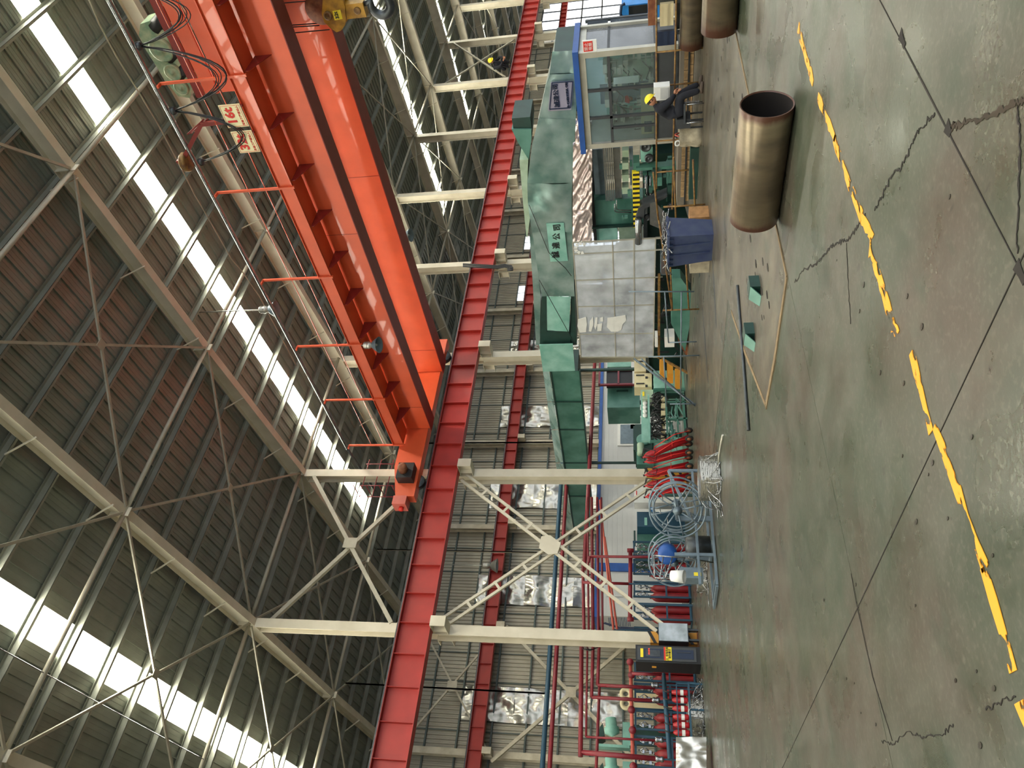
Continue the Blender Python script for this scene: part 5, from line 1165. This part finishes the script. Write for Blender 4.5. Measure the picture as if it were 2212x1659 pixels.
q = P(1518, 1545, z=0); bundle((q.x, q.y, 0), .55, .6, .42, 'tangled heap of bright scrap strip behind the square tin sheet', 80, 8)
single(MB().tube([P(X, Y, z=.03) for X, Y in ((1561, 940), (1557, 960), (1553, 985), (1552, 1010))], .02, 6), 'bent_strip', 'alu', 'pale bent strip sticking out of the scrap coil', 'strip')
mb = MB()
for i in range(60):
    i *= .43; p = P(1507+random.uniform(-2, 8)+i*.5, 1475+i*7, z=.03); mb.tube([p, p+Vector((random.uniform(-.3, .3), random.uniform(-.3, .3), .05)), p+Vector((random.uniform(-.4, .4), random.uniform(-.4, .4), 0))], .012, 4)
single(mb, 'floor_wires', 'steel', 'loose bright wires strewn on the floor by the black cabinet', 'wires')['kind'] = 'stuff'
# steel box on column A, black cabinet
xa = 9.35
t = thing('junction_box', 'weathered silver steel box on the foot of the first column', 'box', (xa, YC1-.6, .45))
q0, q1 = P(1422, 1345, y=YC1-.75), P(1488, 1387, y=YC1-.75)
MB().box((q1.x, YC1-.75, q1.z), (q0.x, YC1-.29, q0.z)).make('box_body', 'steel_dark', t)
mat('flaked', 'b9c3cc', .4, .3, .2, 3, col2='8d979c', bump=.1); MB().box((q1.x+.01, YC1-.77, q1.z+.02), (q0.x-.01, YC1-.75, q0.z-.01)).make('box_door', 'flaked', t)
for xx in (q1.x+.1, q0.x-.16): MB().box((xx, YC1-.6, 0), (xx+.06, YC1-.5, q1.z)).make('box_bracket', 'steel_dark', t)
yk = 22.4
q0, q1 = P(1373, 1396, y=yk), P(1500, 1432, y=yk)
t = thing('control_cabinet', 'tall black electrical cabinet with a glass door and yellow warning label', 'cabinet', (q1.x, yk, 0))
H_ = P(1373, 1410, y=yk).z; x0_, x1_ = P(1440, 1432, y=yk).x, P(1440, 1395, y=yk).x
MB().box((x0_, yk, 0.0), (x1_, yk+.8, H_)).make('cabinet_body', 'black', t); MB().box((x0_+.05, yk-.025, .12), (x1_-.05, yk, H_-.05)).make('door_frame', 'frame_grey', t); MB().box((x0_+.12, yk-.035, .2), (x1_-.12, yk-.02, H_-.12)).make('door_glass', 'navy', t)
MB().box((x0_+.16, yk-.045, H_*.62), (x1_-.16, yk-.035, H_*.84)).make('display_panel', 'steel_dark', t)
for i in range(4): MB().box((x0_+.22+i*.05, yk-.055, H_*.78), (x0_+.24+i*.05, yk-.045, H_*.80)).make('indicator', 'led_red', t)
xm_ = (x0_+x1_)/2; wl = MB().box((xm_-.2, yk-.05, H_*.44), (xm_+.2, yk-.036, H_*.56)).make('warning_label', 'sign_yellow', t)
MB().box((xm_-.2, yk-.056, H_*.535), (xm_+.2, yk-.05, H_*.56)).make('label_band', 'sign_red', wl)
text('⚠ 有电危险\n请勿靠近', (xm_, yk-.056, H_*.49), (1, 0, 0), (0, 0, 1), .075, 'black', 'label_text', t, .002, bold=.001)
MB().box((xm_-.13, yk-.05, H_*.88), (xm_+.13, yk-.036, H_*.925)).make('name_label', 'sign_yellow', t); MB().box((x0_-.01, yk+.3, H_*.68), (x0_, yk+.42, H_*.75)).make('orange_label', 'amber', t)
MB().box((x0_+.3, yk-.05, H_*.15), (x1_-.2, yk-.036, H_*.36)).make('meter_window', 'frame_grey', t)
# ================================================================ RED BOTTLE BANKS
yb_ = 25.3; rB = .135; hB = 1.28
def bank(x0, n, label, step=.30, lab2='', rows=2, y=yb_):
    t = thing('bottle_bank', label, 'rack', (x0, y, 0)); x1 = x0+n*step
    for xx in (x0-.05, x1-.1):
        MB().box((xx-.03, y-.26, 0), (xx+.03, y-.20, 2.0)).make('rack_post', 'pipe_blue', t); MB().box((xx-.03, y+.5, 0), (xx+.03, y+.56, 2.0)).make('rack_post', 'pipe_blue', t)
    for z in (.06, .85, 1.96): MB().box((x0-.08, y-.27, z-.03), (x1-.07, y-.22, z+.03)).make('rack_rail', 'pipe_blue', t)
    MB().box((x0-.08, y-.2, 0), (x1-.07, y+.5, .05)).make('rack_floor', 'pipe_blue', t)
    mb = MB()
    for i in range(n):
        p = Vector((x0+.1+i*step, y, hB+.1)); mb.tube([p, p+Vector((.05, 0, .2)), p+Vector((0, .05, .35)), p+Vector((.1, .1, .5))], .025, 5); mb.tube([p+Vector((.03, -.05, .15)), p+Vector((.12, -.1, .3)), p+Vector((.05, 0, .48))], .02, 5); mb.box(p+Vector((-.05, -.08, .1)), p+Vector((.05, .02, .18))); mb.box(p+Vector((-.04, -.08, .32)), p+Vector((.06, .02, .38)))
    mb.make('valve_group', 'steel', t, kind='stuff'); return t
bot = None
def bottles(x0, n, grp, step=.30, y=yb_):
    nth = ['first', 'second', 'third', 'fourth', 'fifth', 'sixth', 'seventh', 'eighth']
    global bot
    for i in range(n):
        for j in range(2):
            x = x0+.1+i*step+(.06 if j else 0); yy = y+j*.32; lb = 'dark red bottle, %s %s of the rack %s' % ('rear' if j else 'front', nth[i], grp)
            if bot is None:
                bot = thing('fire_bottle', lb, 'bottle', (x, yy, .05), 'dark red gas bottles in the blue racks')
                MB().lathe((x, yy, .05), (0, 0, 1), [(0, 0), (rB*.9, 0), (rB, .04), (rB, hB-.22), (rB*.9, hB-.12), (rB*.6, hB-.04), (rB*.3, hB), (rB*.25, hB+.05), (0, hB+.05)], 20).make('bottle_body', 'bottle_red', bot)
                MB().lathe((x, yy, hB+.09), (0, 0, 1), [(0, 0), (.03, 0), (.035, .04), (.03, .08), (0, .08)], 8).make('bottle_valve', 'steel', bot); bot0 = bot
            else: dup(bot, (x-bot.location.x, yy-bot.location.y, 0), lb)
def xat(Y): return P(1450, Y, y=yb_).x
for (Ya, Yb, l) in ((1342, 1298, 'blue framed rack of red gas bottles behind the brace foot'), (1294, 1255, 'blue framed rack of red gas bottles behind the leaning grey gate'), (1245, 1212, 'blue framed rack of red gas bottles behind the second reel'), (1205, 1165, 'blue framed rack of red gas bottles behind the big reel'),
                  (1475, 1440, 'blue framed rack of red gas bottles just left of the black cabinet'), (1520, 1482, 'blue framed rack of red gas bottles second left of the black cabinet'), (1580, 1530, 'blue framed rack of red gas bottles above the red extinguishers'), (1660, 1590, 'blue framed rack of red gas bottles at the far left picture edge')):
    x0 = xat(Ya); n = max(2, int((xat(Yb)-x0)/.30)); bank(x0, n, l); bottles(x0, n, l.split('bottles ')[1])
# extinguishers
ye_ = 22.6
ex = None
for i, Y in enumerate((1496, 1513, 1531, 1549, 1566, 1583)):
    q = P(1470, Y, y=ye_)
    if ex is None:
        ex = thing('small_cylinder', 'small bright red cylinder with white label on the low frame, first from the black cabinet', 'cylinder', (q.x, ye_, .42), 'small red cylinders on the low frame'); z0 = .42
        MB().lathe((q.x, ye_, z0), (0, 0, 1), [(0, 0), (.075, 0), (.08, .03), (.08, .34), (.05, .42), (.03, .45), (0, .45)], 18).make('cylinder_body', 'red', ex); MB().lathe((q.x, ye_, z0+.12), (0, 0, 1), [(.082, 0), (.082, .09)], 18).make('label_band', 'white', ex)
        MB().tube([(q.x, ye_, z0+.45), (q.x, ye_, z0+.58), (q.x+.04, ye_, z0+.7)], .02, 6).make('valve', 'black', ex)
    else: dup(ex, (q.x-ex.location.x, 0, 0), 'small bright red cylinder with white label on the low frame, %s from the black cabinet' % ordn[i])
t = thing('low_frame', 'low blue grey steel frame under the small red cylinders', 'frame', (P(1490, 1540, y=ye_).x, ye_, 0)); xa_, xb_ = P(1490, 1600, y=ye_).x, P(1490, 1478, y=ye_).x
MB().box((xa_, ye_-.14, .36), (xb_, ye_+.14, .41)).make('shelf', 'pipe_blue', t)
for x in (xa_, (xa_+xb_)/2, xb_-.05):
    MB().box((x, ye_-.14, 0), (x+.05, ye_-.09, .37)).make('leg', 'pipe_blue', t); MB().box((x, ye_+.09, 0), (x+.05, ye_+.14, .37)).make('leg', 'pipe_blue', t)
MB().box((xa_, ye_-.13, .72), (xb_, ye_-.11, .75)).make('retaining_bar', 'pipe_blue', t)
for x in (xa_, xb_-.05): MB().box((x, ye_-.13, .41), (x+.03, ye_-.10, .75)).make('post', 'pipe_blue', t)
# manifold pipes
yp = 24.7
def pipes(label, runs, mt='pipe_red', r_=.05, y=yp, name='pipe_run', valves=(), sup=None):
    q = P(*runs[0][0], y=y); t = thing(name, label, 'pipe', (q.x, y, max(0, q.z)))
    for rr in runs: MB().tube([P(X, Y, y=y) for X, Y in rr], r_, 10).make('pipe', mt, t)
    if sup:
        p = P(*sup, y=y); MB().box((p.x-.02, y-.02, 0), (p.x+.02, y+.02, p.z)).make('pipe_support', 'pipe_blue', t)
    for v in valves:
        p = P(*v, y=y-.05); MB().lathe(p-Vector((0, 0, .12)), (0, 0, 1), [(0, 0), (.07, 0), (.09, .06), (.06, .12), (.09, .18), (.07, .24), (0, .24)], 10).make('valve', 'steel', t)
    return t
pipes('thick dark red header pipe above the bottle racks right of the first column', [((1362, 1190), (1361, 1340)), ((1355, 1189), (1369, 1189)), ((1355, 1338), (1369, 1338))], r_=.075, sup=(1361, 1305))
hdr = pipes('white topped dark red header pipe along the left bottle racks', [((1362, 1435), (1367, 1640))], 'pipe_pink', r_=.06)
for i, (Y, X0) in enumerate(((1430, 1361), (1458, 1364), (1533, 1364), (1577, 1366), (1655, 1368))):
    p = P(X0, Y, y=yp-.05); MB().lathe(p-Vector((0, 0, .12)), (0, 0, 1), [(0, 0), (.09, .03), (.12, .12), (.09, .2), (0, .24)], 14).make('ball_joint', 'pipe_red', hdr)
for l, r_, rr, v in (('thickest dark red pipe stepping down to the low header, farthest from the column', .075, [((1256, 1392), (1254, 1635)), ((1256, 1625), (1428, 1640))], ((1425, 1640),)),
                  ('thin dark red pipe stepping down second farthest from the column', .035, [((1269, 1392), (1266, 1592)), ((1266, 1592), (1425, 1600))], ((1424, 1598),)),
                  ('dark red pipe stepping down third farthest from the column', .055, [((1281, 1395), (1278, 1506)), ((1278, 1506), (1420, 1514))], ((1417, 1512),)),
                  ('dark red pipe stepping down nearest the column', .055, [((1294, 1398), (1291, 1480)), ((1291, 1480), (1415, 1486))], ((1415, 1480),))):
    pipes(l, rr, r_=r_, y=24.3, valves=v, sup=rr[1][1])
pipes('vertical dark red pipe rising behind the black cabinet', [((1295, 1480), (1288, 1659))], r_=.05, y=25.0)
pipes('dark header pipe with white wrapped bands before the left bottle racks', [((1433, 1455), (1447, 1640))], 'pipe_blue', .07, 24.0)
pipes('dark red pipe dropping beside the black cabinet to the banded header', [((1365, 1455), (1430, 1457)), ((1430, 1457), (1436, 1480))], r_=.05, y=24.0)
for i, (Y, r_) in enumerate(((1262, .06), (1272, .04), (1281, .06), (1293, .05), (1302, .04))):
    pipes('dark red pipe of the bundle between the first two columns, %s from the top' % ordn[i], [((Y-3, 1075 if i else 1215), (Y, 1390))], r_=r_, y=24.9+.1*i, sup=(Y, 1368+i*3))
pipes('dark red pipe branch with elbow above the thick header', [((1276, 1202), (1490, 1204)), ((1274, 1202), (1272, 1215))], r_=.05, y=24.6, sup=(1490, 1204))
pipes('dark red pipe branch crossing behind the lower brace', [((1258, 1258), (1358, 1261))], r_=.05, y=24.6, sup=(1358, 1261))
pipes('pink slanting pipe pair behind the laced brace', [((1296, 1080), (1325, 1360)), ((1306, 1160), (1333, 1360))], 'pipe_pink', .045, 27, sup=(1325, 1360))
for nm, X1_, X2_, m_, r_ in (('long dark blue pipe running high along the bay', 1212, 1175, 'pipe_blue', .10), ('long dark red pipe running high beside the blue one', 1223, 1192, 'pipe_red', .09)):
    a = P(X2_, 1659, y=30); b = P(X1_, 1000 if 'blue' in nm else 1100, y=30)
    t = thing('service_pipe', nm, 'pipe', (a.x, 30, a.z)); zz_ = P(X2_, 1500, y=30).z+(.0)
    MB().tube([(a.x-3, 30, (a.z+b.z)/2), (b.x+4, 30, (a.z+b.z)/2)], r_, 10).make('pipe', m_, t)
    for k in (-1, 0, 1, 2):
        x = 9.35+6.13*k+.4; MB().box((x, 29.97, (a.z+b.z)/2), (x+.05, 30.03, 13.9)).make('hanger', 'brace', t)
pipes('dark red pipe running under the duct toward the far column', [((1287, 740), (1262, 1230))], r_=.09, y=27.5, sup=(1272, 1030))
t = thing('cable_bundle', 'bundle of black cables wrapped on the pipes at the first column', 'cable', P(1270, 1395, y=23.9))
for i in range(5): MB().tube([P(X, Y, y=24.0) for X, Y in ((1257+i*2, 1390), (1258+i*4, 1402+i), (1280, 1403), (1302, 1394))], .014, 5).make('cable', 'black', t)
t = thing('cable_bundle', 'black cable tails hanging from the fourth column corbel', 'cable', P(1070, 573, y=YC1-1))
for i in range(4): MB().tube([P(X, Y+i*2, y=YC1-.98) for X, Y in ((1000, 570), (1040, 572), (1075, 574), (1090, 571), (1105, 574), (1108, 578), (1096, 579))], .03, 5).make('cable', 'black', t)
# green pumps at left edge, cream plates
for l, X0, Y0 in (('green and grey pump motor high behind the left bottle racks', 1290, 1560), ('second green pump motor at the picture bottom edge', 1290, 1645)):
    t = thing('pump_motor', l, 'pump', P(1370, Y0+20, y=28))
    MB().prism([P(X, Y, y=28) for X, Y in ((1302, Y0+2), (1306, Y0+28), (1290, Y0+38), (1296, Y0+10))], (0, .8, 0)).make('motor_bracket', 'green_dark', t)
    a, b = P(1319, Y0-8, y=28), P(1323, Y0+32, y=28); MB().lathe(a, b-a, [(0, 0), (.2, 0), (.2, (b-a).length*.45), (.26, (b-a).length*.5), (.26, (b-a).length*.8), (0, (b-a).length)], 16).make('motor', 'green_pale', t)
    ry(28.1, 1292, Y0+48, 1360, Y0+54, .4).make('pump_frame', 'green_pale', t); ry(28.1, 1345, Y0, 1366, Y0+50, .4).make('pump_base', 'green_pale', t); q = P(1362, Y0+26, y=28.3); MB().box((q.x-.3, 28.2, 0), (q.x+.3, 28.6, q.z)).make('pump_stand', 'green_dark', t)
t = thing('lug_plate', 'cream steel lug plates with round holes above the left bottle racks', 'plate', P(1365, 1515, y=27))
for X, Y in ((1352, 1500), (1353, 1521)):
    c = P(X, Y, y=27); MB().lathe(c, (0, -1, 0), [(.09, 0), (.22, 0), (.22, .08), (.09, .08), (.09, 0)], 24).make('lug_ring', 'beige', t); MB().box((c.x-.2, 27, 0 if X == 1352 else .0), (c.x+.15, 27.1, c.z-.18)).make('lug_stem', 'beige', t)
# tin sheet boxes at left bottom
q0 = P(1525, 1625, z=0); yt = min(q0.y, 20.5)
t = thing('tin_duct', 'crumpled shiny tin box standing on the floor at the picture bottom', 'box', (P(1500, 1625, y=yt).x, yt, 0))
def tf(u, v): p = P(1460+v*66, 1592+u*80, y=yt); return p+Vector((0, -.05*noise.noise(Vector((u*4, v*3, 2)))-.05*noise.noise(Vector((u*9, v*2, 5))), 0))
MB().grid(tf, 20, 16).make('tin_sheet', 'foil', t); MB().box(P(1526, 1672, y=yt+.06), P(1461, 1593, y=yt+.06)+Vector((0, .5, 0))).make('box_core', 'steel_dark', t)
# vertical bus on far beam: worker high on the beam
wb = P(1110, 148, y=YC1-.3); zbm = 9.57
w2 = thing('person', 'crouching worker in yellow hard hat on top of the crane beam far away', 'person', (wb.x, YC1-.3, zbm))
cz = dict(sit); cz.update(pelvis=(0, 0, .32), belly=(.1, 0, .45), chest=(.25, 0, .62), neckb=(.33, 0, .72), neck=(.38, 0, .77), headb=(.42, 0, .80), shl=(.25, -.17, .7), ell=(.4, -.25, .45), wrl=(.55, -.1, .3), shr=(.25, .17, .7), elr=(.4, .25, .45), wrr=(.55, .1, .3), hipl=(.02, -.1, .33), knl=(.38, -.14, .42), anl=(.12, -.12, .09), hipr=(.02, .1, .33), knr=(.38, .14, .42), anr=(.12, .12, .09))
person((wb.x, YC1-.45, zbm), (-.5, -1), cz, w2, scale=1.45)
# leaning poles
q = P(1503, 875, z=0); single(MB().tube([P(1370, 775, y=19.0), (q.x, q.y, .02)], .035, 8), 'leaning_pole', 'grey_blue', 'long grey pole leaning from the cream boxes down to the floor', 'pole')
# floor gratings
for i, (Xa, Ya, Xb, Yb) in enumerate(((1518, 660, 1530, 820), (1540, 560, 1548, 700))):
    a, b = P(Xa, Ya, z=0), P(Xb, Yb, z=0); t = MB().prism([(a.x-.12, a.y, .008), (a.x+.12, a.y+.1, .008), (b.x+.12, b.y+.1, .008), (b.x-.12, b.y, .008)], (0, 0, -.004)).make('drain_cover', 'steel_dark', fl)

# machines behind the big reel
eq('notice_cabinet', 'white cabinet with a red line of writing behind the brace foot of the second column', 'cabinet', [('cabinet_body', 'white', 1370, 1046, 1492, 1086, .5), ('red_line', 'sign_red', 1374, 1060, 1376, 1078, .03, -.02)], 26.5)
eq('blue_tank', 'dark blue tank with curved pipe behind the big wire reel', 'tank', [('tank_body', 'pipe_blue', 1376, 1106, 1492, 1138, .9), ('tank_cap', 'blue', 1402, 1096, 1412, 1106, .3), ('tank_band', 'green_pale', 1392, 1118, 1398, 1134, .05, -.03)], 26.2)
eq('green_unit', 'green machine cabinet with bent pipe behind the gap between the reels', 'cabinet', [('unit_body', 'green', 1376, 1146, 1494, 1186, .8), ('unit_pipe', 'green_dark', 1369, 1146, 1373, 1178, .1, -.1)], 26.8)
eq('green_unit', 'tall dark green machine cabinet behind the second reel and red bottles', 'cabinet', [('unit_body', 'green_dark', 1372, 1190, 1494, 1216, .6)], 28.2)
